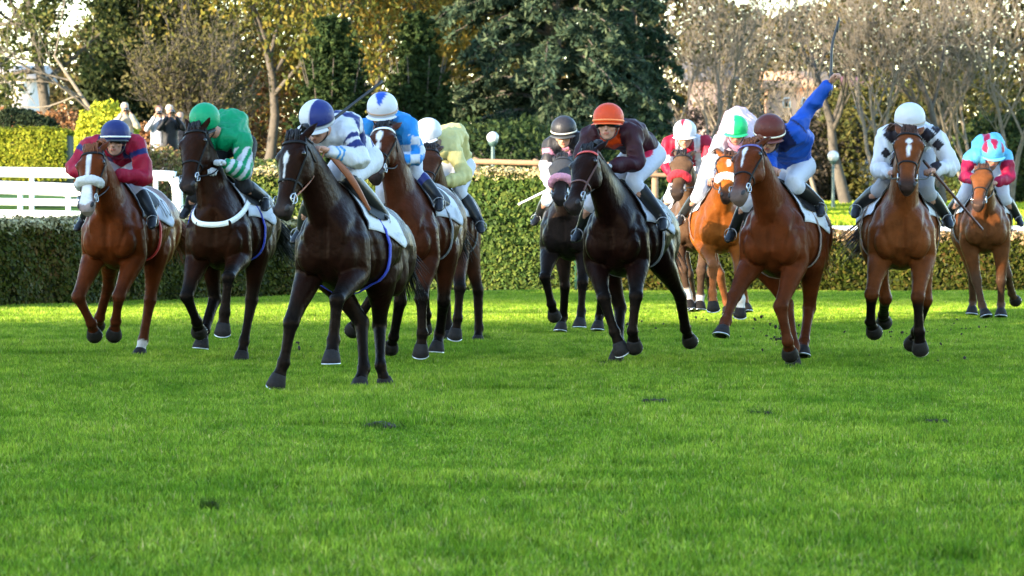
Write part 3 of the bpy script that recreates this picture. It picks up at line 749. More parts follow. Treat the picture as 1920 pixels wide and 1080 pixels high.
    ell(a, hd-hu*.012+f*.088, ax, (.013, .022, .030)); ell(a, hd-hu*.034+f*.098, ax, (.018, .017, .013)); ell(a, hd-hu*.066+f*.078, ax, (.026, .014, .014))
    for s in (-1, 1):
        ell(a, hd+hx*s*.075-hu*.01-f*.01, ax, (.012, .02, .03)); ell(a, hd+hx*s*.042-hu*.022+f*.058, ax, (.024, .024, .026))
    limb(a, [hd-hu*.03-f*.03, neck, neck.lerp(shc, .8)], [.055, .058, .075])
    V0, F0 = remesh(a, .0102, 2); a = Acc(); limb(a, [neck, neck.lerp(shc, .8)], [.055, .07])
    limb(a, [jt['hip'], mid, shc], [.11, .105, .10])
    for s, c in ((-1, 'R'), (1, 'L')):
        limb(a, [shc, jt['sh'+c], jt['el'+c], jt['el'+c].lerp(jt['ha'+c], .8), jt['ha'+c]], [.06, .05, .04, .028, .026], n=10)
        limb(a, [jt['hip']+lat*s*.08-up*.04, jt['kn'+c], jt['an'+c]], [.08, .045, .03], n=10)
    V, F = remesh(a, .019, 2); F = np.vstack([F0, F+len(V0)]); V = np.vstack([V0, V])
    b = Acc()
    for s, c in ((-1, 'R'), (1, 'L')):
        w_ = jt['ha'+c]; fd = (w_-jt['el'+c]).normalized(); sd = fd.cross(up); sd = sd.normalized() if sd.length > .1 else left
        fist(b, w_+fd*.02, fd, sd, sd.cross(fd).normalized()*(1 if sd.cross(fd).z > 0 else -1), -s if sd.dot(left) > 0 else s)
    Vb = np.array([tuple(x) for x in b.V]); nV = len(V)
    sk = np.array(js.get('skin', (.38, .19, .125))); c = np.tile(sk, (nV, 1))
    rel = V-np.array(hd); hu_, hf_, hx_ = rel@np.array(hu), rel@np.array(f), rel@np.array(hx)
    lips = ((np.abs(hu_+.066) < .011) & (np.abs(hx_) < .026) & (hf_ > .05))[:, None]; c = np.where(lips, sk*[.75, .45, .45], c)
    eye = ((np.abs(hu_-.008) < .010) & (np.abs(np.abs(hx_)-.032) < .016) & (hf_ > .05))[:, None]; c = np.where(eye, np.array((.03, .02, .018)), c)
    brow = ((np.abs(hu_-.032) < .007) & (np.abs(np.abs(hx_)-.033) < .022) & (hf_ > .05))[:, None]; c = np.where(brow, np.array((.06, .035, .02)), c)
    hc = np.tile(np.array(js.get('hands', sk)), (len(Vb), 1))
    Fl = [tuple(x) for x in F.tolist()]+[tuple(i+nV for i in x) for x in b.F]
    obj('body', mk_mesh('body', np.vstack([V, Vb]), Fl, np.vstack([c, hc]), True), SKINM, e)
    # --- cap over the helmet
    a = Acc(); hc_ = hd+hu*.076-f*.016; rr_ = (.116, .134, .122)
    rings = []
    for th in list(np.linspace(-28, 85, 15)):
        z = math.sin(R(th)); r = math.cos(R(th)) if th > 0 else 1-.04*(th/28)**2
        rings.append([hc_+hx*(rr_[0]*r*math.cos(6.2832*j/40))+f*(rr_[1]*r*math.sin(6.2832*j/40))+hu*(rr_[2]*z) for j in range(40)])
    rings_to(a, rings)
    Vc = np.array([tuple(x) for x in a.V]); rl = Vc-np.array(hc_); cu_, cf_, cx_ = rl@np.array(hu), rl@np.array(f), rl@np.array(hx)
    cc = js['cap'](dict(x=cx_/.116, f=cf_/.134, z=cu_/.122, n=len(Vc)))
    cap = obj('cap', mk_mesh('cap', Vc, a.F, cc, True), CAPM, e)
    a = Acc(); g = []
    for i in range(15):
        an = R(-62+124*i/14)
        for (rr2, zz2) in ((.93, -.050), (1.12+.16*math.cos(an)**2, -.066), (1.12+.16*math.cos(an)**2, -.072), (.93, -.060)):
            g.append(hc_+hx*math.sin(an)*.116*rr2+f*math.cos(an)*.134*rr2+hu*zz2)
    Fq = [(i*4+j, i*4+(j+1) % 4, (i+1)*4+(j+1) % 4, (i+1)*4+j) for i in range(14) for j in range(4)]; a.add(g, Fq)
    pc = js.get('peak', (.03, .03, .03)); a.build('peak', mat('peak_%02d' % js['id'], pc, .5), cap)
    if 'band' in js:
        a = Acc(); pts = [hc_+hx*math.cos(x)*.1165+f*math.sin(x)*.1345+hu*-.030 for x in np.linspace(0, 2*math.pi, 33)]
        ribbon(a, pts, [(p-(hc_+hu*-.03)).normalized() for p in pts], .014, .004); a.build('band', mat('band_%02d' % js['id'], js['band'], .6), cap)
    a = Acc(); 
    limb(a, [hd+hx*.080+hu*.02, hd+hx*.066-hu*.07+f*.01, hd-hu*.122+f*.035, hd-hx*.066-hu*.07+f*.01, hd-hx*.080+hu*.02], [.006]*5, n=5, sub=3)
    a.build('chin_strap', STRAPM, cap)
    if js.get('goggles', True):
        a = Acc(); ring = []
        for i in range(17):
            an = R(-82+164*i/16); dip = .010*math.cos(an*1.0)**6
            for (o_, z_) in ((.0, .030), (.014, .026), (.016, -.012+dip), (.0, -.020+dip)):
                ring.append(hd+hx*math.sin(an)*(.080+o_)+f*(math.cos(an)*(.094+o_)+.004)+hu*(z_*1.15+.002))
        a.add(ring, [(i*4+j, i*4+(j+1) % 4, (i+1)*4+(j+1) % 4, (i+1)*4+j) for i in range(16) for j in range(4)]); a.build('goggles', GOGM, e)
    # --- reins run from the bit to the hands (part of the bridle's horse)
    for s, c, k in ((-1, 'R', 0), (1, 'L', 1)):
        if c in js.get('norein', ''): continue
        b0 = h.bit[k]; w_ = jt['ha'+c]; a = Acc(); mdl = b0.lerp(w_, .5)-up*.03+left*s*.02
        limb(a, [b0, mdl, w_], [.0065, .0065, .0065], n=5, sub=5); a.build('rein', js.get('rein', LEATH), h.e)
        if 'loop' in js and c == js['loop']:
            a = Acc(); p1 = T(.30, s*.20, 1.42); limb(a, [w_, w_.lerp(p1, .4)+left*s*.05-up*.02, p1], [(.016, .006), (.028, .006), (.014, .006)], ref=up, n=8, sub=5); a.build('rein', js['rein'], h.e)
    h.jt = jt
    # --- whip
    if 'whip' in js:
        w_ = js['whip']; p0 = jt['ha'+w_['hand']]; q = J(*w_['tip'])
        dv = (q-p0); a = Acc(); lbl = w_['label']; bow = w_.get('bow', Vector((0, 0, 0)))
        g = p0-dv.normalized()*.09
        we = empty('riding_whip', p0, lbl, 'whip', 'riding whips')
        limb(a, [p0-dv.normalized()*.10, p0+dv*.25+bow*.6, p0+dv*.6+bow, q], [.015, .013, .012, .010], n=7, sub=5)
        a.build('shaft', mat('whip_%02d' % js['id'], w_['color'], .45), we)
        a = Acc(); limb(a, [p0-dv.normalized()*.12, p0+dv.normalized()*.07], [.013, .011], n=8, sub=2); a.build('handle', STRAPM, we)
        a = Acc(); limb(a, [q-dv.normalized()*.10, q+dv.normalized()*.02], [(.011, .005), (.013, .004)], n=8, sub=2); a.build('flap', mat('whip_%02d' % js['id']), we)
    return e
#==PART5==
# ================================================================== the field: twelve horses and riders
def C3(*c): return np.array(c)
CRIM = C3(.26, .006, .024); NAVY = C3(.009, .015, .085); WHITE = C3(.46, .46, .49); GREEN = C3(.0, .19, .075); LBLUE = C3(.018, .18, .46)
YEL = C3(.42, .37, .15); BLK = C3(.014, .013, .016); PINK = C3(.52, .20, .30); MAR = C3(.028, .005, .008); ORG = C3(.50, .042, .003)
BLUE = C3(.008, .055, .31); BROWN = C3(.085, .014, .007); CLAR = C3(.25, .005, .035); CYAN = C3(.09, .34, .52)
def sel(n, *cs):
    out = np.tile(cs[0], (n, 1))
    for k, c in cs[1:]: out = np.where(np.asarray(k)[:, None], c, out)
    return out
def plain(c): return lambda p: np.tile(c, (len(p['V']) if 'V' in p else p['n'], 1))
LEG = lambda k, f, t, s, dx=0: (k, f, t, s, dx)
BAYP = (.004, .003, .0026)
BRLEATH = mat('brown_leather', (.20, .055, .02), .5, nscale=30, namt=.2)
FIELD = [
 dict(id=1, d=35.8, chest=200, yaw=9, dz=.02, pitch=.02, poll=(176, 283), muz=(162, 398), turn=10, coat=(.080, .017, .004), points=(.045, .011, .004), muzc=(.30, .26, .24), muzk=.6, mane=('chestnut', (.16, .045, .012)),
  blaze=[(.10, .50, .020, .012, 0), (.5, .93, .03, .05, 0)], fleece=('white', (.55, .53, .50)), socks=dict(LH=2.1), girth=('red', (.45, .01, .01)), text=[('10', .04, 78, .24, PRINT, .95)], tailside=.25,
  label='chestnut race horse with white blaze, white fleece noseband and red girth',
  legs=dict(RF=LEG((147, 557), (171, 606), (178, 632), 'nff', .05), LF=LEG((223, 556), (217, 602), (213, 632), 'nff', .02), RH=LEG((203, 538), (187, 595), (182, 612), 'fff', .2), LH=LEG((278, 588), (267, 645), (259, 674), 'fnn', .15))),
 dict(id=2, d=34.8, chest=400, yaw=7, dz=.03, poll=(368, 236), muz=(352, 360), turn=20, ear=.15, coat=(.0145, .0045, .002), points=BAYP, mane=('black', (.010, .008, .008)), pts_up=.5,
  breast=1.20, girth=('blue', (.01, .025, .28)), text=[('ATA', .0, 86, .085, PRINTG, .9)], tailside=.3, martingale=False,
  label='dark bay race horse with a broad white strap across its breast',
  legs=dict(RF=LEG((350, 556), (369, 603), (374, 625), 'nff', .05), LF=LEG((428, 520), (421, 588), (416, 636), 'nfn', .08), RH=LEG((403, 560), (384, 618), (375, 655), 'fnn', .3), LH=LEG((470, 575), (458, 640), (451, 681), 'fnn', .15))),
 dict(id=3, d=30.0, chest=609, yaw=13, dz=-.02, pitch=.12, poll=(558, 258), muz=(530, 407), turn=24, coat=(.0095, .0033, .0016), points=BAYP, mane=('black', (.010, .008, .008)), pts_up=.45,
  blaze=[(.24, .40, .020, .018, .0), (.40, .60, .007, .004, 0)], girth=('blue', (.01, .03, .33)), text=[('TO', -.02, 90, .10, PRINTG, .9)], tailside=.1,
  label='leading near black race horse with a small white star and blue girth',
  legs=dict(RF=LEG((546, 606), (529, 695), (512, 736), 'nnn', .06), LF=LEG((632, 562), (625, 640), (620, 684), 'nfn', .10), RH=LEG((690, 622), (682, 690), (671, 733), 'fnn', .35), LH=LEG((712, 610), (713, 685), (726, 734), 'fnn', .3))),
 dict(id=4, d=34.6, chest=752, yaw=9, dz=.03, poll=(721, 243), muz=(702, 338), turn=8, coat=(.042, .011, .0045), points=BAYP, mane=('black', (.010, .008, .008)),
  blaze=[(.16, .36, .024, .018, 0), (.36, .92, .014, .022, 0)], girth=('grey', (.12, .12, .13)), browband=mat('browband_white', (.7, .7, .72), .6), text=[('10', -.02, 84, .15, PRINTG, .9)],
  label='bay race horse with a long white blaze and white browband',
  legs=dict(RF=LEG((706, 545), (672, 596), (660, 622), 'nff', .05), LF=LEG((790, 560), (792, 630), (787, 683), 'nfn', .05), RH=LEG((752, 590), (738, 632), (731, 656), 'fff', .25), LH=LEG((832, 565), (824, 625), (817, 662), 'ffn', .1))),
 dict(id=5, d=39.2, chest=820, yaw=4, dz=.0, poll=(806, 282), muz=(795, 368), turn=0, coat=(.04, .014, .007), points=BAYP, mane=('black', (.010, .008, .008)), vox=.0175, girth=('grey', (.12, .12, .13)),
  label='bay race horse mostly hidden behind the white blazed bay',
  legs=dict(RF=LEG((795, 540), (800, 590), (796, 622), 'nff', .05), LF=LEG((862, 540), (858, 600), (852, 636), 'nfn', .05), RH=LEG((845, 560), (840, 612), (836, 640), 'ffn', .2), LH=LEG((900, 560), (898, 618), (895, 650), 'ffn', .1))),
 dict(id=6, d=41.5, chest=1056, yaw=12, dz=.0, poll=(1056, 300), muz=(1049, 378), turn=0, coat=(.012, .008, .007), points=BAYP, mane=('black', (.010, .008, .008)), vox=.0165, hood=(.015, .015, .017), fleece=('pink', (.55, .22, .27)), girth=('grey', (.12, .12, .13)),
  label='black hooded race horse with a pink fleece noseband',
  legs=dict(RF=LEG((1022, 520), (1034, 570), (1040, 596), 'nff', .05), LF=LEG((1092, 530), (1090, 585), (1086, 615), 'nfn', .05), RH=LEG((1060, 545), (1056, 595), (1050, 622), 'ffn', .2), LH=LEG((1130, 540), (1124, 592), (1120, 620), 'ffn', .1))),
 dict(id=7, d=34.4, chest=1145, yaw=13, dz=.0, pitch=.07, poll=(1106, 284), muz=(1073, 395), turn=24, coat=(.008, .0028, .0016), points=BAYP, mane=('black', (.010, .008, .008)), pts_up=.45, browband=mat('browband_red', (.45, .04, .03), .5), bridle=mat('dark_brown_leather', (.07, .02, .012), .5, nscale=30, namt=.2),
  girth=('grey', (.12, .12, .13)), text=[('8', -.06, 80, .24, PRINT, .75)], tailside=.1,
  label='dark brown race horse with a red browband under the orange capped rider',
  legs=dict(RF=LEG((1132, 560), (1152, 622), (1174, 680), 'nff', .02), LF=LEG((1192, 556), (1186, 622), (1190, 655), 'nff', .05), RH=LEG((1166, 590), (1160, 640), (1153, 690), 'fnn', .35), LH=LEG((1276, 556), (1285, 616), (1295, 643), 'fff', .0))),
 dict(id=8, d=45.5, chest=1296, yaw=5, dz=.03, poll=(1282, 292), muz=(1268, 370), turn=10, coat=(.06, .034, .020), points=(.05, .03, .02), mane=('black', (.010, .008, .008)), vox=.0175, fleece=('red', (.36, .01, .02)), socks=dict(RF=1.7, LF=1.9), girth=('grey', (.12, .12, .13)),
  label='grey brown race horse with a red fleece noseband',
  legs=dict(RF=LEG((1280, 505), (1290, 552), (1293, 580), 'nfn', .05), LF=LEG((1315, 508), (1313, 555), (1312, 582), 'nfn', .05), RH=LEG((1293, 520), (1300, 560), (1302, 583), 'ffn', .2), LH=LEG((1330, 515), (1334, 560), (1338, 585), 'ffn', .1))),
 dict(id=9, d=44.3, chest=1352, yaw=2, dz=.03, poll=(1365, 294), muz=(1362, 376), turn=-8, coat=(.19, .05, .008), points=(.16, .055, .02), mane=('dark', (.05, .02, .01)), vox=.0175, fleece=('white', (.55, .53, .50)), blaze=[(.18, .34, .022, .016, 0)], socks=dict(LF=1.8), girth=('grey', (.12, .12, .13)),
  label='bright orange bay race horse with a white fleece noseband standing in sunlight',
  legs=dict(RF=LEG((1338, 498), (1336, 548), (1338, 585), 'nfn', .05), LF=LEG((1386, 510), (1389, 562), (1387, 598), 'nfn', .05), RH=LEG((1352, 520), (1362, 565), (1366, 590), 'ffn', .2), LH=LEG((1390, 520), (1396, 560), (1400, 585), 'ffn', .1))),
 dict(id=10, d=33.6, chest=1444, yaw=12, dz=.0, pitch=.05, poll=(1411, 274), muz=(1382, 378), turn=22, coat=(.068, .015, .004), points=(.05, .013, .0045), mane=('chestnut', (.16, .045, .012)), muzc=(.10, .07, .06),
  blaze=[(.14, .32, .022, .008, .0), (.3, .5, .008, .003, 0)], browband=mat('browband_purple', (.08, .06, .20), .5), girth=('greybrown', (.17, .12, .10)), text=[('2', -.06, 84, .16, PRINT, .8)],
  label='chestnut race horse with a white star and purple browband under the rider in blue',
  legs=dict(RF=LEG((1376, 556), (1361, 602), (1351, 630), 'nnn', .08), LF=LEG((1464, 575), (1477, 640), (1482, 668), 'nff', .08), RH=LEG((1492, 600), (1489, 650), (1487, 690), 'fnn', .35), LH=LEG((1517, 578), (1508, 640), (1504, 668), 'fnn', .1))),
 dict(id=11, d=34.5, chest=1693, yaw=3, dz=.04, poll=(1705, 250), muz=(1700, 358), turn=0, coat=(.095, .026, .007), points=BAYP, pts_up=.85, mane=('dark', (.05, .02, .01)), blaze=[(.20, .30, .028, .022, 0), (.30, .52, .018, .003, 0)],
  girth=('greybrown', (.17, .12, .10)), text=[('7', -.04, 82, .2, PRINT, .75)], tailside=-.35,
  label='bright bay race horse with a white diamond star, coming straight on',
  legs=dict(RF=LEG((1634, 552), (1632, 603), (1640, 625), 'nff', .05), LF=LEG((1721, 558), (1723, 622), (1726, 660), 'nff', .05), RH=LEG((1660, 560), (1656, 590), (1658, 606), 'fff', .1), LH=LEG((1738, 580), (1718, 622), (1708, 648), 'fff', .15))),
 dict(id=12, d=46.5, chest=1850, yaw=2, dz=.0, poll=(1845, 318), muz=(1833, 390), turn=12, coat=(.09, .030, .010), points=(.05, .025, .014), mane=('dark', (.05, .02, .01)), vox=.0175, girth=('grey', (.12, .12, .13)),
  label='bay race horse trailing behind the bright bay with the diamond star',
  legs=dict(RF=LEG((1834, 540), (1842, 575), (1850, 594), 'nfn', .03), LF=LEG((1877, 532), (1877, 570), (1877, 594), 'nfn', .05), RH=LEG((1826, 530), (1824, 565), (1822, 590), 'ffn', .2), LH=LEG((1893, 530), (1897, 550), (1905, 566), 'fff', .0))),
]
def s1(p):
    return sel(len(p['V']), CRIM, ((p['reg'] == 0) & (np.abs(np.abs(p['u'])-.10) < .022), NAVY), ((p['reg'] > 0) & (np.abs(p['t']-.10) < .05), NAVY))
def s2(p):
    rel = p['V']@np.array((.9, .35, .25)); ang = np.sin(p['V'][:, 0]*0+ (p['rel']@np.array((.75, .3, -.55)))*2*math.pi/.075)
    return sel(len(p['V']), GREEN, ((p['reg'] > 0) & (p['t'] > .12) & (ang > 0), WHITE))
def s3(p):
    hoop = np.sin(p['v']*2*math.pi/.36+1.0) > -.25
    return sel(len(p['V']), WHITE, ((p['reg'] == 0) & hoop, NAVY*1.25), ((p['reg'] > 0) & (((p['t'] > .04) & (p['t'] < .12)) | ((p['t'] > .19) & (p['t'] < .33))), NAVY*1.25), ((p['reg'] > 0) & ((np.abs(p['t']-.80) < .015) | (np.abs(p['t']-.86) < .015)), LBLUE))
def s4(p):
    c = .078; k = (np.floor(p['V'][:, 0]/c)+np.floor(p['V'][:, 2]/c)) % 2 > .5
    return sel(len(p['V']), LBLUE, ((p['reg'] > 0) & (p['t'] > .14) & k, WHITE))
def s6(p): return sel(len(p['V']), BLK, ((p['reg'] == 1) & (p['t'] > .35), C3(.6, .55, .62)), ((p['reg'] == 0) & (np.abs(p['u']) < .03), PINK), ((p['reg'] > 0) & (np.abs(p['t']-.12) < .05), PINK*.6))
def s7(p): return sel(len(p['V']), MAR, ((p['reg'] == 0) & (np.abs(p['u']-.01) < .085) & (p['f'] > -.02), ORG))
def s8(p): return sel(len(p['V']), CRIM*.9, ((p['reg'] == 0) & (np.abs(np.abs(p['u'])-.10) < .035), WHITE), ((p['reg'] > 0) & (np.abs(p['t']-.36) < .10), WHITE), ((p['reg'] > 0) & (p['t'] > .82), WHITE))
def s9(p): return sel(len(p['V']), C3(.48, .36, .43), (p['reg'] == 1, WHITE), ((p['reg'] == 0) & (np.abs(p['u']) < .07) & (p['f'] > 0), PINK), ((p['reg'] == 2) & (p['t'] < .3), C3(.40, .36, .50)))
def s10(p): return sel(len(p['V']), BLUE, ((p['reg'] == 0) & (np.abs(p['u']+.02) < .10) & (p['f'] > .01), NAVY*.5), ((p['reg'] > 0) & (np.abs(p['t']-.07) < .02), NAVY*.5))
def s11(p):
    V = p['rel']; k = np.zeros(len(V), bool)
    for (a, b, r) in ((-.17, -.0, .075), (.13, .0, .07), (.21, .06, .05), (.22, -.08, .055), (.19, -.25, .06), (-.05, -.1, .06), (-.22, -.15, .05)):
        k |= (np.abs(p['u']-a)+np.abs(p['z']-b)) < r
    return sel(len(V), WHITE, (k, C3(.012, .008, .012)))
def s12(p): return sel(len(p['V']), CLAR, ((p['reg'] == 0) & (np.abs(p['u']) > .035), CYAN), ((p['reg'] > 0) & (p['t'] < .10), CYAN))
def cap3(p): return sel(p['n'], WHITE, ((p['x'] > .05) & (p['z'] > -.12), NAVY*1.3), ((p['z'] < -.12) & (p['z'] > -.22), NAVY*.4))
def cap4(p): return sel(p['n'], WHITE, ((p['z'] > .35) & (np.abs(p['x']) < (p['z']-.35)*.75), BLUE))
def cap6(p): return sel(p['n'], BLK)
def cap8(p): return sel(p['n'], WHITE, ((np.abs(p['x']+.2) < .28*(p['z']-.2)), CRIM))
def cap9(p): return sel(p['n'], C3(.01, .33, .11), (p['x'] < -.25, WHITE))
def cap12(p): return sel(p['n'], CYAN, ((p['z'] > .4) & (np.abs(p['x']) < (p['z']-.35)*.7), CLAR), ((np.abs(p['x']) > .75) & (p['z'] > 0), CLAR))
def br7(bc, V, jt):
    k = (np.linalg.norm(V-np.array(jt['hip'].lerp((jt['shL']), .45)), axis=1) < .15)[:, None]; return np.where(k, np.array((.62, .02, .06)), bc)
RIDERS = [
 dict(id=1, label='jockey in crimson jacket with navy stripes and a navy cap', silk=s1, cap=plain(NAVY), band=(.7, .68, .6), head=(216, 262), look=(.05, 0), shR=(172, 272), shL=(256, 272), elR=(138, 318), elL=(272, 332), haL=(212, 328), haR=(176, 322, .62), anR=(140, 402), anL=(272, 402), knL=(256, 352, .2), knR=(168, 360), hip=(232, 300),
      breeches=(.40, .40, .48), whip=dict(hand='L', tip=(290, 455, .05), color=(.015, .014, .016), label='black whip slanting down beside the white saddle cloth numbered 10')),
 dict(id=2, label='jockey in green jacket with white striped sleeves and green cap', silk=s2, cap=plain(GREEN*1.2), head=(384, 232), look=(-.35, -.75), tilt=-8, shR=(388, 262), shL=(452, 258), elL=(458, 322), haL=(418, 306), elR=(385, 305), haR=(395, 318), anL=(482, 378), anR=(336, 372), knL=(455, 345, .22), hip=(440, 262), mid=(428, 232, .05), breeches=(.014, .014, .016), hands=(.45, .45, .45), goggles=False),
 dict(id=3, label='jockey in white and navy hooped jacket with quartered white and navy cap', silk=s3, cap=cap3, peak=(.48, .48, .5), head=(594, 232), look=(-.30, -.55), tilt=-6, shR=(590, 262), shL=(652, 252), elL=(676, 298), haL=(610, 281), elR=(560, 292), haR=(572, 264), anL=(714, 398), anR=(528, 400), knL=(656, 325, .32), hip=(672, 292), mid=(636, 240, .05), goggles=True, bt=.02, rein=BRLEATH, loop='L',
      whip=dict(hand='R', tip=(714, 155, .05), color=(.015, .014, .016), label='black whip pointing up behind the quartered cap')),
 dict(id=4, label='jockey in sky blue jacket with blue and white checked sleeves and white cap', silk=s4, cap=cap4, band=(.35, .22, .15), peak=(.48, .48, .5), head=(717, 212), look=(0, -.40), shR=(680, 240), shL=(766, 238), elL=(782, 290), haL=(748, 302), elR=(672, 280), anL=(806, 372), knL=(780, 318, .22), hip=(748, 262), boot_top=(.02, .025, .13)),
 dict(id=5, label='jockey in pale yellow jacket and white cap bent low', silk=plain(YEL), cap=plain(WHITE), peak=(.48, .48, .5), head=(803, 256), look=(-.45, -.5), shR=(800, 285), shL=(846, 276), elL=(872, 332), haL=(826, 345), elR=(785, 315), anL=(884, 412), knL=(862, 360, .15), hip=(855, 305), mid=(842, 256, .05), skin=(.16, .09, .06)),
 dict(id=6, label='jockey in black and pink jacket with a shiny black cap', silk=s6, cap=cap6, band=(.55, .5, .42), head=(1057, 250), look=(0, -.30), shR=(1034, 272), shL=(1086, 262), elR=(1022, 318), haR=(1036, 352), anR=(1012, 400), breeches=(.33, .40, .5),
      whip=dict(hand='R', tip=(975, 382, .55), color=(.75, .73, .68), label='white whip held out sideways beside the pink noseband')),
 dict(id=7, label='jockey in maroon jacket with orange front and bright orange cap', silk=s7, cap=plain(ORG), band=(.85, .22, .06), peak=(.7, .09, .01), head=(1140, 232), look=(.02, .06), shR=(1104, 256), shL=(1186, 250), elL=(1192, 306), haL=(1142, 312), elR=(1092, 300), anL=(1226, 408), knL=(1180, 345, .26), hip=(1208, 282), hands=(.45, .44, .42), breeches_fn=br7, legtext=('M.ZU', 1190, 318, 1206, 286, 9)),
 dict(id=8, label='jockey in crimson and white banded jacket with white cap', silk=s8, cap=cap8, peak=(.48, .48, .5), head=(1284, 254), look=(0, -.22), shR=(1256, 270), shL=(1326, 270), elR=(1250, 312), elL=(1330, 316), goggles=False),
 dict(id=9, label='jockey in pale pink jacket with half green half white cap', silk=s9, cap=cap9, peak=(.02, .42, .15), head=(1380, 247), look=(0, -.35), shR=(1348, 266), shL=(1408, 262), elR=(1340, 308), mid=(1390, 222, .0), goggles=False),
 dict(id=10, label='jockey in royal blue jacket and brown cap raising one arm', silk=s10, cap=plain(BROWN), band=(.72, .64, .5), peak=(.1, .02, .012), head=(1442, 254), look=(-.05, -.40), tilt=-5, shR=(1448, 268), shL=(1486, 246), elL=(1516, 208, .2), haL=(1559, 152, .25), elR=(1440, 300), haR=(1450, 318), hip=(1490, 312), mid=(1486, 270, .05), anL=(1522, 388), knL=(1484, 345, .26), norein='L',
      whip=dict(hand='L', tip=(1573, 38, .15), color=(.012, .011, .012), bow=Vector((-.03, 0, 0)), label='black whip held high in a raised hand')),
 dict(id=11, label='jockey in white jacket with black diamonds and white cap, black visor over face', silk=s11, cap=plain(WHITE), band=(.35, .3, .26), peak=(.48, .48, .5), head=(1706, 232), look=(0, -.30), shR=(1664, 254), shL=(1754, 254), elR=(1648, 318), elL=(1784, 312), haR=(1672, 324), haL=(1748, 320), anR=(1624, 388), anL=(1757, 402), knR=(1655, 350), knL=(1752, 345), hip=(1712, 282), breeches=(.24, .24, .26),
      whip=dict(hand='L', tip=(1840, 428, .35), color=(.07, .025, .02), label='dark brown whip slanting down from the hand of the rider in white')),
 dict(id=12, label='jockey in claret and light blue jacket with a starred light blue cap', silk=s12, cap=cap12, peak=(.15, .5, .75), head=(1862, 290), look=(.1, -.45), shR=(1822, 294), shL=(1884, 292), elR=(1808, 330), elL=(1892, 332), hip=(1856, 300), mid=(1853, 268, .0), boots=(.012, .012, .013)),
]
import time as _t
HORSES = []
for sp, js in zip(FIELD, RIDERS):
    h = make_horse(sp); HORSES.append(h)
    js.setdefault('vox', .0125 if sp['d'] < 37 else .016)
    make_jockey(h, js)
#==PART6==
# ================================================================== unseen grandstand behind the camera, gap and roof shaped to place the shade
KSL = math.tan(R(SUN_EL))/math.cos(R(SUN_AZ))
def zs(y, ys_=-20): return (y-ys_)*KSL
gs = empty('grandstand', (-75, -16, 0), 'pale concrete grandstand with tiers and a flat roof behind the track', 'grandstand')
conc = mat('concrete', (.42, .41, .39), .9, nscale=1.5, namt=.15, bump=.2, bscale=8); roofm = mat('stand_roof', (.30, .31, .33), .6, nscale=2, namt=.1)
def box(acc, x0, x1, y0, y1, z0, z1):
    acc.add([Vector((x, y, z)) for z in (z0, z1) for y in (y0, y1) for x in (x0, x1)], [(0, 2, 3, 1), (4, 5, 7, 6), (0, 1, 5, 4), (2, 6, 7, 3), (0, 4, 6, 2), (1, 3, 7, 5)])
for k in range(14):
    a = Acc(); box(a, -122, -28, -19.9, -7-k*.9, (k*.95 if k else 0), (k+1)*.95-.003); a.build('tier', conc, gs, False)
a = Acc(); box(a, -122, -28, -26, -20, 0, zs(46)); a.build('rear_wall', conc, gs, False)
for k in range(12):
    a = Acc(); x = -121+k*8.4; box(a, x, x+.4, -25.6, -25.2, zs(46), zs(53)+2.2); a.build('column', conc, gs, False)
a = Acc(); zr0 = zs(53.2); zr1 = zr0+6.5*KSL+.4  # roof pitch and edge set so its shade starts past the sunlit strip
a.add([Vector((x, y, z)) for (y, z) in ((-20, zr0), (-20, zr0+.5), (-26.5, zr1+.5), (-26.5, zr1)) for x in (-122, -28)], [(0, 2, 3, 1), (2, 4, 5, 3), (4, 6, 7, 5), (6, 0, 1, 7), (0, 6, 4, 2), (1, 3, 5, 7)]); a.build('roof', roofm, gs, False)
rr = random.Random(4); x = -122
while x < -28:
    wd = rr.uniform(1.0, 5); a = Acc(); box(a, x, min(x+wd, -28), -20.3, -20.003, zs(53.2)+.503, zs(53.2)+rr.choice([1.2, 2.2, 2.6, 3.1, 3.2])); a.build('fascia_panel', roofm, gs, False); x += wd+rr.choice([0, 0, .15, .6])  # uneven panels with gaps, added above the roof edge to dapple the shade

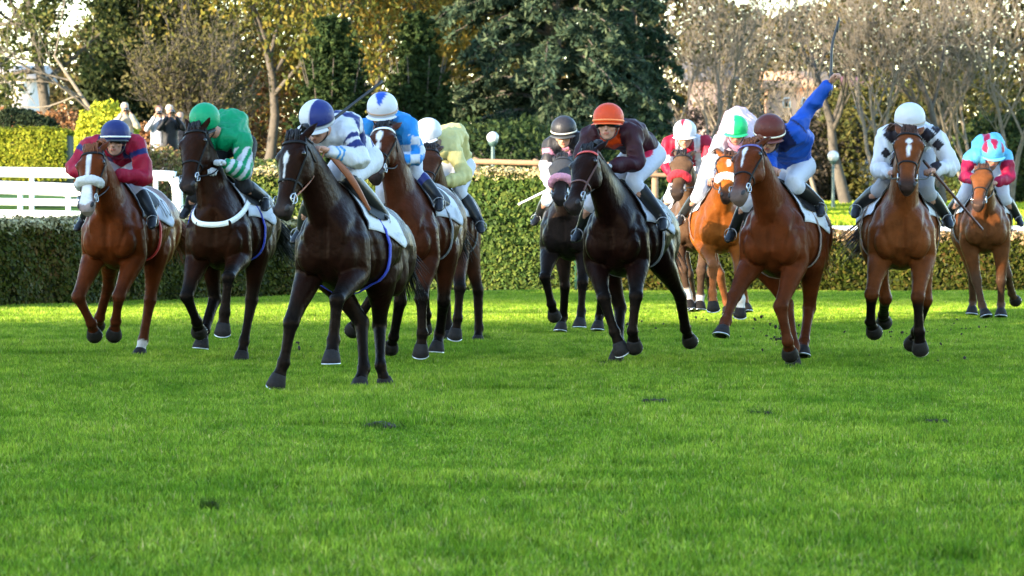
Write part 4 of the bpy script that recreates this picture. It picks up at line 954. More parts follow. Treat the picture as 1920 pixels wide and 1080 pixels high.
# ================================================================== hedges, rails, fences
LEAFM = mat('leaf', attr=True, rough=.65, spec=.04, transl=.25)
LEAFW = mat('leaf_waxy', attr=True, rough=.55, spec=.06, transl=.15)
TWIGCORE = mat('hedge_core', (.022, .028, .012), .95, nscale=8, namt=.5)
BARK = mat('bark', (.06, .048, .036), .9, nscale=5, namt=.4, bump=.8, bscale=18)
BARKP = mat('bark_pale', (.125, .10, .072), .9, nscale=4, namt=.4, bump=.8, bscale=14)
def X(px, d): return (px-960)*d/FPX
def hedge(name, label, px0, d0, px1, d1, ht, dep, pal, size=.05, dens=1500, z0=None, seed=1, top=None, ragged=.03, m=None):
    rs = np.random.RandomState(seed)
    a_ = np.array((X(px0, d0), d0)); b_ = np.array((X(px1, d1), d1)); ln = np.linalg.norm(b_-a_); t = (b_-a_)/ln; nrm = np.array((t[1], -t[0]))
    if nrm[1] > 0: nrm = -nrm
    mid = (a_+b_)/2; zb = gz(mid[0], mid[1]) if z0 is None else z0
    e = empty(name, (mid[0], mid[1], zb), label, 'hedge')
    nx_ = max(int(ln/.3), 2); ac = Acc(); rings = []
    for i in range(nx_+1):
        q = a_+t*ln*i/nx_; w = dep/2-.13; hh = ht-.10+ragged*.5*rs.randn()
        prof = [(-w, -.3), (-w, hh*.5), (-w*.95, hh), (0, hh+.01), (w*.95, hh), (w, hh*.5), (w, -.3)]
        rings.append([Vector((q[0]-nrm[0]*p[0], q[1]-nrm[1]*p[0]+ragged*.4*rs.randn(), zb+p[1])) for p in prof])
    rings_to(ac, rings); ac.build('core', TWIGCORE, e)
    def put(n, fn):
        u = rs.rand(n)*ln; v = rs.rand(n); off, z, N = fn(v, u); P3 = np.zeros((n, 3)); P3[:, :2] = a_+t*u[:, None]+nrm*off[:, None]; P3[:, 2] = zb+z
        return P3, N
    bul = lambda u, v: .035*np.sin(u*5.1+3*v)+.03*np.sin(u*2.3-4*v+1)
    nf = int(dens*ln*ht); P1, N1 = put(nf, lambda v, u: (dep/2+bul(u, v)-.10*rs.rand(nf)**2, v*ht, np.tile(np.array((nrm[0], nrm[1], .25)), (nf, 1))))
    nt_ = int(dens*ln*dep); P2, N2 = put(nt_, lambda v, u: ((v-.5)*dep, ht+bul(u, v)*.7-.08*rs.rand(nt_)**2+ragged*.6*rs.randn(nt_), np.tile(np.array((0, 0, 1.)), (nt_, 1))))
    Pn = np.vstack([P1, P2]); Nn = np.vstack([N1, N2])
    V, F = leaves(Pn, size, rs, 1.7, Nn, .55)
    pal = np.array(pal); blot = np.clip(wob(Pn, 3.0, seed)*.5+.5, 0, 1); idx = np.clip((blot*.55+rs.rand(len(Pn))*.6)*len(pal)/1.15, 0, len(pal)-1).astype(int)
    c = pal[idx]*(.65+.7*rs.rand(len(Pn), 1))*.62
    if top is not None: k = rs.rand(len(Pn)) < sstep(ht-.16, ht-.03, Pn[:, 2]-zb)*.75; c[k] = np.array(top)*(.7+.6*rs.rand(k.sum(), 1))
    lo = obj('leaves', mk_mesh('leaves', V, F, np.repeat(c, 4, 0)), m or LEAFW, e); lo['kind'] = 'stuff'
    return e
HP = [(.022, .030, .004), (.032, .044, .005), (.046, .058, .006), (.062, .066, .008), (.09, .07, .013), (.12, .062, .016)]
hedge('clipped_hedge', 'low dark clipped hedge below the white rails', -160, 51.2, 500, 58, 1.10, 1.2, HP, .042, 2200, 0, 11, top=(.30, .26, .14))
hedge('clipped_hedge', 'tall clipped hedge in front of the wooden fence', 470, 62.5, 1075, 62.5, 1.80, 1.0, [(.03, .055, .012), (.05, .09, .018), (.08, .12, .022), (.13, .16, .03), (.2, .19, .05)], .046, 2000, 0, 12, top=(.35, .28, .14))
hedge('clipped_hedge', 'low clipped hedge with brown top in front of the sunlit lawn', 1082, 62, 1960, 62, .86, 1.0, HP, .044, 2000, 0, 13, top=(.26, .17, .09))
hedge('clipped_hedge', 'bright yellow green clipped hedge behind the white rails', -40, 84, 132, 84, 1.0, 1.6, [(.09, .12, .012), (.15, .18, .016), (.24, .25, .02), (.32, .30, .03)], .045, 2000, 1.72, 14, ragged=.06, m=LEAFM)
# ragged strip of plants at the hedge foot on the right is part of the hedge

WPAINT = mat('white_rail_paint', (.66, .66, .64), .5, nscale=5, namt=.14)
def rail_fence(label, d, yt, posts, px0, px1, rails, curve=False, tilt=0, rad=.075):
    e = empty('running_rail', (X((px0+px1)/2, d), d, gz(X((px0+px1)/2, d), d)), label, 'fence', 'white running rails')
    for (y0, y1, r_) in rails:
        a = Acc(); pts = [P(px0, y0, d), P((px0+px1)/2, (y0+y1)/2-1, d), P(px1, y1, d)]
        if curve: pts += [P(px1+14, y1+5, d), P(px1+22, y1+24, d), P(px1+24, y1+80, d)]
        limb(a, pts, [(r_, r_*.7)]*len(pts), n=10, sub=5); a.build('rail', WPAINT, e)
    for px in posts:
        a = Acc(); b = P(px, HZ, d); g0 = gz(b.x, d); top = P(px, yt+6, d).z
        limb(a, [Vector((b.x, d, g0-.1)), Vector((b.x, d, top))], [.05, .045], n=8, sub=1); a.build('post', WPAINT, e)
    return e
rail_fence('white rail ending in a rounded curve behind the chestnut with the white noseband', 78, 326, [60, 180, 292], -60, 310, [(322, 330, .10), (378, 384, .07)], True)
rail_fence('broad white double rail along the outside of the low hedge', 73, 345, [-20, 38, 128, 210], -60, 250, [(350, 362, .12), (402, 408, .09)])

WOOD = mat('fence_wood', (.20, .115, .06), .8, nscale=6, namt=.3, bump=.4, bscale=20, stretch=(1, 1, 8))
e = empty('wooden_fence', (0, 90, 1.45), 'brown wooden post and rail fence on the bank behind the tall hedge', 'fence')
for y_, hgt in ((304, .12), (320, .10)):
    a = Acc(); p0 = P(870, y_-2, 90); p1 = P(1310, y_+10, 90); limb(a, [p0, p0.lerp(p1, .5), p1], [(hgt/2, .04)]*3, n=6, sub=1); a.build('rail', WOOD, e)
for px in range(892, 1320, 112):
    a = Acc(); b = P(px, 300, 90.12); limb(a, [Vector((b.x, b.y, gz(b.x, 90)-.1)), Vector((b.x, b.y, P(px, 298+12*(px-870)/440, 90).z))], [.075, .075], n=6, sub=1); a.build('post', WOOD, e)

GLOBE = mat('lamp_globe', (.42, .42, .43), .3, nscale=9, namt=.12); LPOST = mat('lamp_post_green', (.03, .06, .055), .5)
def lamp(px, py, d, r, label):
    c = P(px, py, d); g0 = gz(c.x, d); e = empty('street_lamp', (c.x, d, g0), label, 'street lamp', 'globe lamps')
    a = Acc(); ell(a, c, XYZ, (r, r, r), 20, 14); a.build('globe', GLOBE, e)
    a = Acc(); limb(a, [Vector((c.x, d, g0)), Vector((c.x, d, g0+.5)), Vector((c.x, d, c.z-r*.9))], [.075, .05, .04], n=8, sub=1); a.build('post', LPOST, e)
    a = Acc(); limb(a, [c-Vector((0, 0, r*1.1)), c-Vector((0, 0, r*.75))], [.10, .13], n=12, sub=1); a.build('collar', LPOST, e)
lamp(924, 258, 100, .145, 'white globe lamp in front of the dark cedar')
lamp(1562, 293, 138, .19, 'white globe lamp on the sunlit lawn near bare trees')

# white path on the far side of the right hedge
pm = mat('pale_gravel', (.72, .68, .60), .9, nscale=12, namt=.08)
V = []; xs_ = np.linspace(X(1080, 85), 16, 12)
for x in xs_: V += [(x, 80.5, gz(x, 80.5)+.012), (x, 85, gz(x, 85)+.012), (x, 92, gz(x, 92)+.012)]
F = [(i*3+j, i*3+3+j, i*3+4+j, i*3+1+j) for i in range(11) for j in range(2)]
tag(obj('path', mk_mesh('path', V, F), pm), kind='structure')
lm = mat('sunny_lawn', (.12, .20, .025), .95, nscale=3, namt=.2)
V = []; xs_ = np.linspace(X(1080, 100), 40, 14); ysl = [92.5, 100, 115, 135, 160, 190]
for y in ysl:
    for x in np.linspace(X(1180, y), 30, 14): V.append((x, y, gz(x, y)+.02))
F = [(i*14+j, i*14+j+1, (i+1)*14+j+1, (i+1)*14+j) for i in range(5) for j in range(13)]
tag(obj('lawn', mk_mesh('lawn', V, F), lm), kind='structure')

rs = np.random.RandomState(55); n = 60000; yl = 92.5+rs.rand(n)**1.3*98; xl = rs.uniform(0, 1, n)*(1100*yl/FPX-220*yl/FPX)+220*yl/FPX
hb = .05+.07*rs.rand(n); az = rs.rand(n)*6.283; bx = np.stack([np.cos(az), np.sin(az), 0*az], 1)*.05
B0 = np.stack([xl, yl, np.array([gz(a_, b_) for a_, b_ in zip(xl, yl)])+.01], 1); tp_ = B0+np.stack([rs.randn(n)*.03, rs.randn(n)*.03, hb], 1)
Vl = np.stack([B0-bx, B0+bx, tp_], 1).reshape(-1, 3); cl = np.array([(.17, .24, .015), (.22, .27, .02), (.13, .2, .012), (.28, .28, .03)])[rs.randint(0, 4, n)]
lg = obj('lawn_grass', mk_mesh('lawn_grass', Vl, np.arange(n*3).reshape(-1, 3), np.repeat(cl, 3, 0)), LEAFM); tag(lg, 'sunlit yellow green grass of the lawn beyond the hedge', 'grass', kind='stuff')

# ================================================================== trees
def grow(rs, p, d, ln, r, lev, maxlev, out, tips, up_b=.15, kids=(5, 5, 4, 4), wig=.18, ang=(25, 55), rmin=.004, shrink=.62):
    n = 5; pts = [p]; rad = [r]; dd = d.normalized()
    for i in range(n):
        dd = (dd+Vector(rs.randn(3)*wig)+Vector((0, 0, up_b))).normalized(); pts.append(pts[-1]+dd*ln/n); rad.append(max(r*(1-.62*(i+1)/n), rmin))
    out.append((pts, rad))
    if lev == maxlev: tips.append((pts[-1], dd, pts[2])); return
    k = kids[min(lev, len(kids)-1)]
    for j in range(k):
        f = .35+.65*(j+rs.rand())/k if lev else .45+.55*(j+rs.rand())/k
        i0 = min(int(f*n), n-1); q = pts[i0].lerp(pts[i0+1], f*n-i0); base = (pts[i0+1]-pts[i0]).normalized()
        o = base.orthogonal().normalized(); o = Matrix.Rotation(rs.rand()*6.283, 3, base)@o; an = R(rs.uniform(*ang))
        nd = base*math.cos(an)+o*math.sin(an)
        grow(rs, q, nd, ln*shrink*rs.uniform(.75, 1.2), max(rad[i0]*.55, rmin), lev+1, maxlev, out, tips, up_b, kids, wig, ang, rmin, shrink)
def cluster(tips, n, rad, rs, down=0):
    C = []
    for (p, d, m_) in tips:
        q = np.array(p)+rs.randn(n, 3)*rad; q[:, 2] -= down*rs.rand(n)*rad*3; C.append(q)
    return np.vstack(C)
def tree(name, label, px, d, seed, hgt=9, r=.22, lean=(0, 0), trunk_h=.42, maxlev=3, kids=(6, 5, 4), bark=None, leaf=None, group=None, wig=.14, up_b=.12, ang=(22, 52), stems=1, lsize=.12, ln=12, lrad=.3, down=0, cat='tree', zmax=99, flat=None, shrink=.62, rmin=.006):
    rs = np.random.RandomState(seed); b = P(px, HZ, d); g0 = gz(b.x, d)
    e = empty(name, (b.x, d, g0), label, cat, group); out = []; tips = []
    for s in range(stems):
        o = Vector((rs.randn()*.25, rs.randn()*.2, 0))*(stems > 1); dv = Vector((lean[0]+(rs.randn()*.22 if stems > 1 else 0), lean[1], 1))
        grow(rs, Vector((b.x, d, g0-.15))+o, dv, hgt*trunk_h*(1 if stems == 1 else rs.uniform(.8, 1.2)), r*(1 if stems == 1 else .7), 0, maxlev, out, tips, up_b, kids, wig, ang, rmin, shrink)
    a = Acc(); tubes(a, out); a.build('trunk', bark or BARK, e, True)
    if leaf:
        C = cluster(tips, ln, lrad, rs, down); C = C[C[:, 2] < zmax]; V, F = leaves(C, lsize, rs, 1.7, droop=1.5 if down else 0)
        obj('crown', mk_mesh('crown', V, F, leafcol(len(C), rs, leaf)), LEAFM, e)
    return e
def bush(name, label, px, d, w, ht, pal, seed, n=5000, size=.08, z0=None, shape='round', cat='shrub', group=None, m=None, dens_in=.35, lumps=9):
    rs = np.random.RandomState(seed); b = P(px, HZ, d); g0 = gz(b.x, d) if z0 is None else z0
    e = empty(name, (b.x, d, g0), label, cat, group)
    a = Acc(); polys = []
    for k in range(9):
        an = rs.rand()*6.28; top = Vector((b.x+math.cos(an)*w*.3, d+math.sin(an)*w*.3, g0+ht*.75)); bs = Vector((b.x+rs.randn()*.05, d+rs.randn()*.05, g0-.1))
        polys.append(([bs, bs.lerp(top, .5)+Vector(rs.randn(3)*.05), top], [.05, .035, .01]))
    tubes(a, polys); a.build('stem', BARK, e)
    u = rs.randn(n, 3); u /= np.linalg.norm(u, axis=1, keepdims=True); rad = (1-dens_in*rs.rand(n)**1.5)
    lump = 1+.16*wob(u*1.0, lumps, seed)+.10*wob(u, lumps*2.3, seed+1)
    if shape == 'cone':
        z = rs.rand(n)**1.35; w_ = (1-z)**.75*(1+.22*wob(np.stack([u[:, 0], u[:, 1], z*3], 1), 5, seed)); C = np.stack([u[:, 0]*w/2*w_*rad, u[:, 1]*w/2*w_*rad, z*ht], 1)
        ns = 420; zz = rs.rand(ns)**1.2*.97; aa = rs.rand(ns)*6.283; wr = (1-zz)**.75*w/2*.8; L0 = np.stack([np.cos(aa)*wr, np.sin(aa)*wr, zz*ht], 1)
        dv = np.stack([np.cos(aa), np.sin(aa), .35+.5*rs.rand(ns)], 1)*(.25+.55*rs.rand(ns, 1))*w*.17; m_ = 26; tt_ = rs.rand(ns, m_, 1)
        SPK = (L0[:, None]+dv[:, None]*tt_+rs.randn(ns, m_, 3)*.05*(1.2-tt_)).reshape(-1, 3); C = np.vstack([C, SPK])
    else:
        C = u*rad[:, None]*lump[:, None]*np.array((w/2, w/2, ht*.55)); C[:, 2] += ht*.48; C = C[C[:, 2] > 0]
    C = C+np.array((b.x, d, g0)); V, F = leaves(C, size, rs, 1.8)
    obj('foliage', mk_mesh('foliage', V, F, leafcol(len(C), rs, pal, .4)), m or LEAFM, e)
    return e
BG = 'trees behind the race track'
# the big cedar
def cedar(px, d, seed, hgt, reach, label, pal, px_trunk=None, zlow=.6):
    rs = np.random.RandomState(seed); b = P(px, HZ, d); g0 = gz(b.x, d); e = empty('cedar_tree', (b.x, d, g0), label, 'tree', BG)
    out = [([Vector((b.x, d, g0-.1)), Vector((b.x+.1, d, g0+hgt*.5)), Vector((b.x, d, g0+hgt))], [.34, .26, .05])]; C = []; D = []
    z = zlow
    while z < hgt:
        for k in range(7):
            an = rs.rand()*6.283; rch = reach*(.75+.4*rs.rand())*(1-.45*z/hgt); o = Vector((math.cos(an), math.sin(an), 0)); p0 = Vector((b.x, d, g0+z)); pts = []; 
            n = 7
            for i in range(n+1):
                t_ = i/n; pts.append(p0+o*rch*t_+Vector((0, 0, .55*math.sin(t_*2.2)-.95*t_*t_*rs.uniform(.8, 1.2)))*(rch/3.2))
            out.append((pts, [.06*(1-.9*i/n)+.004 for i in range(n+1)]))
            sidev = Vector((-o.y, o.x, 0))
            for i in range(int(rch*9)):
                t_ = .18+.82*rs.rand(); q = pts[min(int(t_*n), n-1)].lerp(pts[min(int(t_*n)+1, n)], t_*n-int(t_*n)); s = rs.choice([-1, 1]); ll = (.35+.6*rs.rand())*(1.05-t_*.6)*rch/3.2
                q2 = q+(sidev*s*.8+o*.5).normalized()*ll+Vector((0, 0, -.30*ll-.18*rs.rand()))
                m_ = 17; w_ = rs.rand(m_, 1); L_ = np.array(q)*(1-w_)+np.array(q2)*w_+rs.randn(m_, 3)*np.array((.06, .06, .035)); L_[:, 2] -= rs.rand(m_)*.16*w_[:, 0]; C.append(L_)
        z += .50
    a = Acc(); tubes(a, out); a.build('trunk', BARK, e)
    C = np.vstack(C); V, F = leaves(C, .092, rs, 3.0, np.tile(np.array((0, 0, 1.)), (len(C), 1)), .25, droop=.5)
    obj('crown', mk_mesh('crown', V, F, leafcol(len(C), rs, pal, .45)), LEAFM, e)
cedar(1032, 124, 5, 9.4, 4.3, 'large dark blue green cedar with drooping layered boughs', [(.024, .042, .026), (.034, .056, .034), (.05, .075, .042), (.075, .095, .05)])
cedar(1178, 138, 15, 9.4, 2.0, 'slimmer dark cedar standing beside the large cedar', [(.022, .045, .026), (.03, .055, .03), (.05, .07, .034)])
# dark yews
YEW = [(.018, .032, .012), (.026, .045, .015), (.040, .058, .018)]
bush('yew_tree', 'dark conical yew behind the leaning willow trunk', 625, 118, 3.3, 5.0, YEW, 21, 14000, .10, shape='cone', cat='tree', group=BG)
bush('yew_tree', 'dark conical yew between the yellow willow and the cedar', 785, 121, 2.9, 5.2, YEW, 22, 14000, .10, shape='cone', cat='tree', group=BG)
bush('evergreen_tree', 'tall dark evergreen behind the photographers', 235, 132, 4.2, 8.8, [(.02, .030, .014), (.032, .045, .018), (.05, .06, .022)], 23, 22000, .12, shape='cone', cat='tree', group=BG)
bush('evergreen_tree', 'second dark evergreen with a thinner top beside the photographers', 345, 136, 3.8, 8.6, [(.022, .03, .014), (.034, .045, .018), (.055, .06, .025)], 24, 17000, .12, shape='cone', cat='tree', group=BG)
# open pine on the far left
tree('pine_tree', 'open pine with layered olive foliage beside the pale house', 85, 126, 31, 9.5, .24, (.05, 0), .75, 3, (11, 5, 4), BARK, [(.07, .085, .025), (.10, .11, .03), (.05, .065, .022), (.14, .13, .04)], BG, ang=(60, 95), up_b=.03, ln=46, lsize=.10, lrad=.2, shrink=.40)
# yellowing willows
WIL = [(.12, .115, .02), (.16, .14, .025), (.09, .095, .02), (.2, .15, .03), (.07, .08, .02)]
WILO = [(.22, .13, .018), (.17, .115, .02), (.28, .17, .03), (.12, .095, .022)]
tree('willow_tree', 'yellow green willow with a heavy trunk leaning over', 488, 128, 41, 9.5, .20, (.30, 0), .66, 3, (7, 6, 5), BARK, WIL, BG, ln=70, lsize=.11, lrad=.34, down=2.6, up_b=.08)
tree('willow_tree', 'golden willow with a thin leaning trunk behind the quartered cap', 655, 131, 42, 9.5, .17, (.26, 0), .66, 3, (7, 6, 5), BARK, WILO, BG, ln=70, lsize=.11, lrad=.34, down=2.6, up_b=.08)
tree('willow_tree', 'golden willow filling the gap left of the large cedar', 770, 142, 43, 10, .16, (.05, 0), .6, 3, (7, 6, 5), BARK, WILO, BG, ln=70, lsize=.12, lrad=.36, down=2.6, up_b=.08)
tree('willow_tree', 'olive willow with fine drooping twigs behind the green jacket', 420, 134, 44, 9.5, .16, (-.05, 0), .55, 3, (7, 6, 6), BARK, [(.075, .07, .02), (.10, .088, .024), (.06, .058, .02)], BG, ln=42, lsize=.09, lrad=.34, down=2.6, up_b=.06)
tree('bare_shrub', 'tangled leafless grey brown shrub behind the photographers', 345, 112, 45, 5.5, .06, (0, 0), .42, 3, (6, 5, 4), BARK, [(.09, .08, .03), (.07, .06, .025)], BG, stems=9, ln=6, lsize=.07, lrad=.2, cat='shrub', ang=(15, 40))
tree('fallen_limb_tree', 'pale leaning bough of an old tree behind the navy cap', 268, 116, 46, 6, .10, (-.75, 0), .8, 3, (5, 4, 4), BARKP, None, BG, up_b=.04)
# bare trees on the right
bare = [(1290, 150, 51, 10, .17, 3, 'bare pale tree with several stems beside the slim cedar'), (1352, 158, 52, 10, .16, 2, 'bare tree in front of the dark roofed house'), (1452, 162, 53, 10, .20, 1, 'bare tree behind the raised blue sleeve'),
        (1535, 168, 54, 10, .15, 2, 'bare tree left of the globe lamp on the lawn'), (1588, 160, 55, 11, .26, 1, 'thick straight trunk beside the globe lamp'), (1660, 156, 56, 10, .16, 3, 'bare many stemmed tree behind the white cap'),
        (1742, 165, 57, 11, .24, 1, 'dark bare trunk right of the rider in white'), (1768, 158, 58, 10, .22, 1, 'second dark bare trunk right of the rider in white'), (1832, 162, 59, 10, .15, 3, 'bare many stemmed tree behind the starred cap'), (1905, 150, 60, 10, .17, 2, 'bare pale tree at the far right end of the lawn')]
for (px, d, sd, hg, r_, st_, lb) in bare:
    tree('bare_tree', lb, px, d, sd, hg, r_, (0, 0), .52, 4, (5, 5, 4, 3), BARKP if st_ > 1 else BARK, [(.085, .068, .028), (.11, .08, .03), (.065, .065, .025)], BG, stems=st_, ln=1, lsize=.10, lrad=.22, ang=(16, 44), up_b=.10, rmin=.009)
OLV = [(.06, .06, .018), (.08, .075, .02), (.045, .052, .016), (.10, .085, .025)]
for (px, d, w_, h_, pal, sd, lb, n_) in [
    (1640, 178, 5.5, 5.4, OLV, 61, 'olive shrub behind the white low building', 9000), (1810, 176, 6, 6.2, OLV, 62, 'tall olive shrub behind the bare trunks', 10000), (1900, 165, 4.5, 3.6, YEW, 63, 'dark green shrub at the end of the lawn', 8000),
    (1860, 172, 4, 3.4, [(.05, .07, .02), (.07, .09, .025)], 64, 'mid green shrub behind the starred cap', 6000), (1330, 176, 6, 4.2, [(.045, .036, .03), (.06, .047, .038), (.035, .03, .024)], 65, 'brown leafless shrub under the dark roof', 6000),
    (1480, 178, 6, 3.7, [(.05, .04, .03), (.065, .052, .038), (.04, .034, .026)], 66, 'brown leafless shrub behind the raised arm', 6000), (1560, 182, 5, 4.0, [(.055, .046, .032), (.07, .06, .033), (.04, .034, .024)], 67, 'brown shrub behind the lawn lamp', 6000),
    (1700, 150, 2.2, 1.0, YEW, 68, 'small clipped green bush beside the white wall', 3000),
    (1230, 112, 3.4, 2.0, YEW, 69, 'low dark shrub at the foot of the slim cedar', 5000), (950, 112, 4.6, 1.9, YEW, 70, 'low dark shrub under the large cedar', 6000)]:
    bush('shrub', lb, px, d, w_, h_, pal, sd, n_, .13 if d > 140 else .09, group='shrubs behind the race track')
# left garden
ORB = [(.2, .085, .035), (.26, .13, .055), (.15, .07, .03), (.32, .2, .11)]
bush('beech_bush', 'russet leaved beech bush behind the dome shaped bush', 30, 108, 4.0, 2.0, ORB, 71, 5000, .09, group='garden shrubs')
bush('beech_bush', 'russet leaved beech bush behind the yellow shrub', 118, 104, 1.6, 2.0, ORB, 72, 4000, .08, group='garden shrubs')
bush('beech_bush', 'russet leaved beech bush next to the photographers', 278, 100, 1.0, 1.5, ORB, 73, 2500, .07, z0=1.6, group='garden shrubs')
bush('beech_bush', 'russet leaved tree behind the heavy leaning trunk', 530, 134, 3.6, 3.9, ORB, 74, 5000, .1, group='garden shrubs')
bush('clipped_bush', 'dark dome shaped clipped bush above the yellow green hedge', 40, 96, 1.75, 1.45, [(.02, .03, .015), (.03, .04, .018)], 75, 9000, .055, z0=2.0, dens_in=.12, lumps=3, group='garden shrubs')
bush('golden_shrub', 'bright yellow leaved shrub behind the navy cap', 200, 94, 1.5, 1.75, [(.42, .42, .03), (.5, .46, .04), (.34, .36, .03), (.22, .28, .03)], 76, 9000, .055, z0=1.72, group='garden shrubs')
bush('beech_bush', 'low brown bush below the photographers', 300, 86, 1.5, 1.3, [(.2, .12, .06), (.28, .2, .07), (.12, .13, .04)], 77, 3500, .06, z0=1.1, group='garden shrubs')
bush('green_shrub', 'low green and tan shrub behind the dark bay with the white strap', 455, 88, 2.2, .75, [(.1, .16, .03), (.2, .18, .06), (.07, .1, .03)], 78, 4000, .06, group='garden shrubs')

# far wood that closes the view
rs = np.random.RandomState(90); n = 105000
xw = rs.uniform(-42, 42, n); pxw = 960+xw*FPX/235
topz = np.interp(pxw, [-300, 60, 150, 700, 830, 1250, 1330, 1450, 1560, 1700, 2300], [7, 6, 11, 14, 13, 13, 10.5, 10, 12, 12.5, 13])*(1+.18*wob(np.stack([xw, xw*0, xw*0], 1), .9, 4))
zw = 1.0+rs.rand(n)**1.0*topz; Cw = np.stack([xw, 235+rs.randn(n)*4, zw], 1)
V, F = leaves(Cw, .27, rs, 1.6)
pal = [(.06, .048, .022), (.08, .06, .024), (.045, .04, .02), (.07, .066, .018), (.11, .08, .03)]
wo = obj('woodland', mk_mesh('woodland', V, F, leafcol(n, rs, pal, .4)), LEAFM); tag(wo, 'distant brown and olive wood closing the view', 'woodland', kind='stuff')

# ================================================================== buildings behind the trees
def house(name, label, px0, px1, py0, py1, d, wallc, roofc, proof, dep=7, wins=()):
    a0 = P(px0, py1, d); a1 = P(px1, py0, d); cx_ = (a0.x+a1.x)/2; g0 = gz(cx_, d); zt = a1.z
    e = empty(name, (cx_, d, g0), label, 'building')
    a = Acc(); box(a, a0.x, a1.x, d, d+dep, g0-.2, zt); a.build('wall', mat(name+'_wall%d' % px0, wallc, .85, nscale=2, namt=.1), e, False)
    zr = P(px0, proof, d).z; a = Acc(); o = .4
    v = [Vector((a0.x-o, d-o, zt+.01)), Vector((a1.x+o, d-o, zt+.01)), Vector((a1.x+o, d+dep+o, zt+.01)), Vector((a0.x-o, d+dep+o, zt+.01)), Vector((a0.x-o, d+dep/2, zr)), Vector((a1.x+o, d+dep/2, zr))]
    a.add(v, [(0, 1, 5, 4), (2, 3, 4, 5), (0, 4, 3), (1, 2, 5), (0, 3, 2, 1)]); a.build('roof', mat(name+'_roof%d' % px0, roofc, .8, nscale=4, namt=.2, bump=.3), e, False)
    for (wx0, wx1, wy0, wy1) in wins:
        q0 = P(wx0, wy1, d); q1 = P(wx1, wy0, d)
        a = Acc(); box(a, q0.x-.07, q1.x+.07, d-.05, d+.05, q0.z-.07, q1.z+.07); w_ = a.build('window', WPAINT, e, False)
        a = Acc(); box(a, q0.x, q1.x, d-.07, d-.04, q0.z, q1.z); a.build('pane', mat('pane_glass', (.02, .025, .03), .1), w_, False)
house('house', 'pale rendered house behind the open pine', -60, 62, 148, 200, 200, (.62, .52, .44), (.35, .3, .27), 118, wins=((2, 16, 156, 172), (34, 46, 156, 172)))
house('house', 'house with a steep dark slate roof behind bare trees', 1300, 1372, 150, 260, 215, (.16, .11, .10), (.05, .05, .065), 112)
house('house', 'house with sunlit orange walls behind the raised arm', 1448, 1545, 165, 240, 220, (.62, .36, .22), (.50, .27, .16), 130, wins=((1470, 1480, 185, 200), (1505, 1515, 185, 200)))
house('house', 'house with a plum coloured gable beyond the bare trees', 1600, 1645, 165, 240, 225, (.10, .22, .24), (.10, .04, .07), 140)
house('garden_pavilion', 'low white flat building behind the rider in white', 1592, 1700, 308, 390, 178, (.76, .76, .76), (.66, .66, .67), 298, dep=4, wins=((1600, 1622, 335, 372), (1632, 1655, 345, 372)))

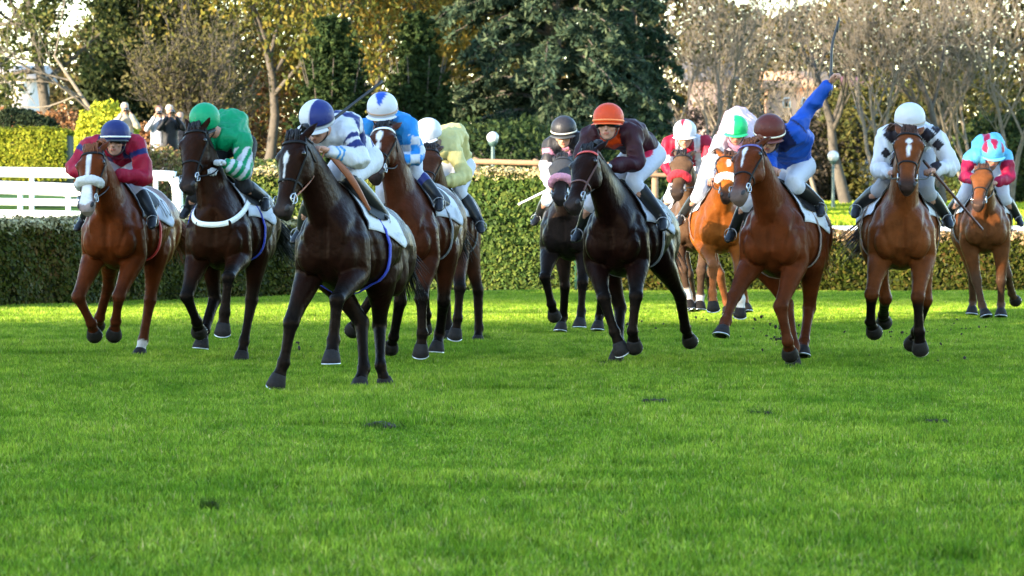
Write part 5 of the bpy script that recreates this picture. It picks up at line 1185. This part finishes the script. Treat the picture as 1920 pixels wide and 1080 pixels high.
# ================================================================== photographers on the bank
def onlooker(px, d, ytop, label, coat, hair, trous, face=(-.1), seed=0, cam_held=True):
    tp = P(px, ytop, d); up = Vector((0, 0, 1)); g0 = tp.z-1.75; f = Vector((face, -1, 0)).normalized(); s = Vector((-f.y, f.x, 0))*-1; s = f.cross(up)
    b = Vector((tp.x, d, g0)); e = empty('person', b, label, 'person', 'spectators behind the rails')
    at = lambda x, y, z: b+s*x+f*y+up*z
    a = Acc(); ell(a, at(0, .01, 1.63), (s, f, up), (.078, .095, .12)); ell(a, at(0, .10, 1.61), (s, f, up), (.014, .02, .025)); limb(a, [at(0, -.01, 1.55), at(0, -.02, 1.42)], [.055, .065])
    limb(a, [at(0, 0, 1.38), at(0, 0, .95)], [(.15, .09), (.13, .09)], ref=s)
    for q in (-1, 1):
        limb(a, [at(q*.18, 0, 1.38), at(q*.27, .18, 1.22), at(q*.09, .25, 1.53)], [.045, .038, .03]); limb(a, [at(q*.10, 0, .92), at(q*.10, .02, .5), at(q*.10, 0, .06), at(q*.11, .12, .04)], [.075, .055, .04, .04])
    V, F = remesh(a, .019, 3); bb = Acc()
    for q in (-1, 1): fist(bb, at(q*.07, .25, 1.57), (s*-q*.6+up*.8).normalized(), f, s*q, 1)
    c = np.tile(np.array((.34, .18, .12)), (len(V)+len(bb.V), 1)); Fl = [tuple(x) for x in F.tolist()]+[tuple(i+len(V) for i in x) for x in bb.F]
    obj('body', mk_mesh('body', np.vstack([V, np.array(bb.V)]), Fl, c, True), SKINM, e)
    a = Acc(); limb(a, [at(0, -.01, 1.45), at(0, 0, 1.36), at(0, 0, 1.1), at(0, 0, .78)], [(.09, .08), (.20, .125), (.19, .14), (.20, .15)], ref=s)
    for q in (-1, 1): limb(a, [at(q*.17, 0, 1.38), at(q*.275, .17, 1.22), at(q*.11, .24, 1.48)], [.072, .065, .05])
    V, F = remesh(a, .018, 3); V = V+normals(V, F)*(wob(V, 25, seed)*.008)[:, None]
    obj('coat', mk_mesh('coat', V, F, np.tile(np.array(coat), (len(V), 1)), True), SILKM, e)
    a = Acc()
    for q in (-1, 1): limb(a, [at(q*.10, 0, .9), at(q*.10, .02, .5), at(q*.10, 0, .08)], [.10, .075, .06])
    a.build('trousers', mat('trousers_%d' % seed, trous, .8), e)
    a = Acc(); ell(a, at(0, -.025, 1.685), (s, f, up), (.09, .10, .085)); V, F = remesh(a, .012, 1); V = V+normals(V, F)*(wob(V, 70, seed)*.006)[:, None]
    obj('hair', mk_mesh('hair', V, F, None, True), mat('hair_%d' % seed, hair, .8, nscale=60, namt=.3), e)
    if cam_held:
        ce = empty('camera_device', at(0, .2, 1.6), 'dark camera raised by the %s' % label.split(' beside')[0].split(' at the')[0].split(' half')[0].split(' next')[0], 'camera', 'cameras held by spectators'); a = Acc(); o_ = at(0, .20, 1.60)
        g = [o_+s*x*.07+f*y*.03+up*z*.045 for z in (-1, 1) for y in (-1, 1) for x in (-1, 1)]; a.add(g, [(0, 2, 3, 1), (4, 5, 7, 6), (0, 1, 5, 4), (2, 6, 7, 3), (0, 4, 6, 2), (1, 3, 7, 5)]); a.build('case', STRAPM, ce, False)
        a = Acc(); limb(a, [o_+f*.03, o_+f*.15], [.042, .045], n=12, sub=1); a.build('lens', GOGM, ce)
onlooker(234, 90, 193, 'spectator in a cream jacket beside the yellow shrub', (.26, .22, .17), (.25, .22, .18), (.1, .1, .12), .2, 1)
onlooker(318, 91, 197, 'spectator with white hair and black coat at the fence', (.005, .005, .007), (.30, .26, .22), (.03, .03, .04), .3, 2)
onlooker(298, 92.5, 199, 'spectator in pale grey top half hidden behind the black coat', (.26, .26, .29), (.08, .035, .025), (.03, .03, .04), .1, 3)
onlooker(337, 92, 211, 'spectator in dark navy jacket next to the dark bay head', (.006, .008, .014), (.22, .15, .11), (.02, .02, .03), -.1, 4)

# ================================================================== turf clumps on the track, some put in for dark grass shadows
SOIL = mat('soil_clod', (.022, .015, .007), .95, nscale=40, namt=.4)
CLUMPS = ['largest torn clump of turf, on open grass ahead of the leading horse', 'torn clump of turf on the grass ahead of the dark brown horse', 'torn clump of turf on the grass ahead of the diamond starred bay', 'smallest dark crumb of turf alone on the open foreground grass',
       'torn clump of turf on the grass ahead of the chestnut with purple browband', 'torn clump of turf beside the hooves of the white blazed bay', 'torn clump of turf beside the forefeet of the dark brown horse']
for k, (px, py, w_) in enumerate(((715, 808, .10), (1228, 762, .09), (1745, 800, .07), (392, 962, .03), (1425, 786, .06), (905, 640, .05), (1130, 690, .05))):
    d = CAMZ*FPX/(py-HZ); c = P(px, py, d); e = empty('turf_divot', (c.x, d, 0), CLUMPS[k], 'turf clump', 'torn turf clumps'); a = Acc(); rd = random.Random(k)
    for q in range(6):
        ell(a, Vector((c.x+rd.gauss(0, w_*.5), d+rd.gauss(0, w_*.5), .02+.015*rd.random())), XYZ, (w_*rd.uniform(.25, .5), w_*rd.uniform(.25, .5), .022), 8, 5)
    a.build('soil', SOIL, e, False); rs = np.random.RandomState(k); n = 160; B0 = np.stack([c.x+rs.randn(n)*w_*.7, d+rs.randn(n)*w_*.7, .01+0*rs.rand(n)], 1); az = rs.rand(n)*6.283; bx = np.stack([np.cos(az), np.sin(az), 0*az], 1)*.004
    tp_ = B0+np.stack([rs.randn(n)*.03, rs.randn(n)*.03, .03+.05*rs.rand(n)], 1); obj('grass_tuft', mk_mesh('grass_tuft', np.stack([B0-bx, B0+bx, tp_], 1).reshape(-1, 3), np.arange(n*3).reshape(-1, 3), np.repeat(np.array([(.05, .09, .01)])*(.5+rs.rand(n, 1)), 3, 0)), LEAFM, e)['kind'] = 'stuff'

# ================================================================== clods thrown up by the hooves
rs = np.random.RandomState(77); a = Acc()
for (px, py, d, n, sx, sy) in ((1465, 628, 35.5, 46, 42, 40), (1440, 600, 37, 14, 40, 25), (1690, 640, 35.5, 22, 75, 30), (1790, 610, 40, 12, 60, 20), (1180, 600, 38, 16, 40, 26), (570, 640, 32, 5, 30, 20), (1300, 600, 44, 10, 60, 14)):
    for k in range(n):
        p = P(px+rs.randn()*sx*.6, min(py+rs.randn()*sy*.6, HZ+CAMZ*FPX/d-4), d+rs.randn()*.4); r = .007+.016*rs.rand()**2
        q = Matrix.Rotation(rs.rand()*6, 3, Vector(rs.randn(3)).normalized()); ell(a, p, [q@v for v in XYZ], (r, r*.7, r*.5), 6, 4)
tag(a.build('turf_clods', SOIL, None, False), 'dark clods of turf thrown up by the hooves', 'turf clods', kind='stuff')
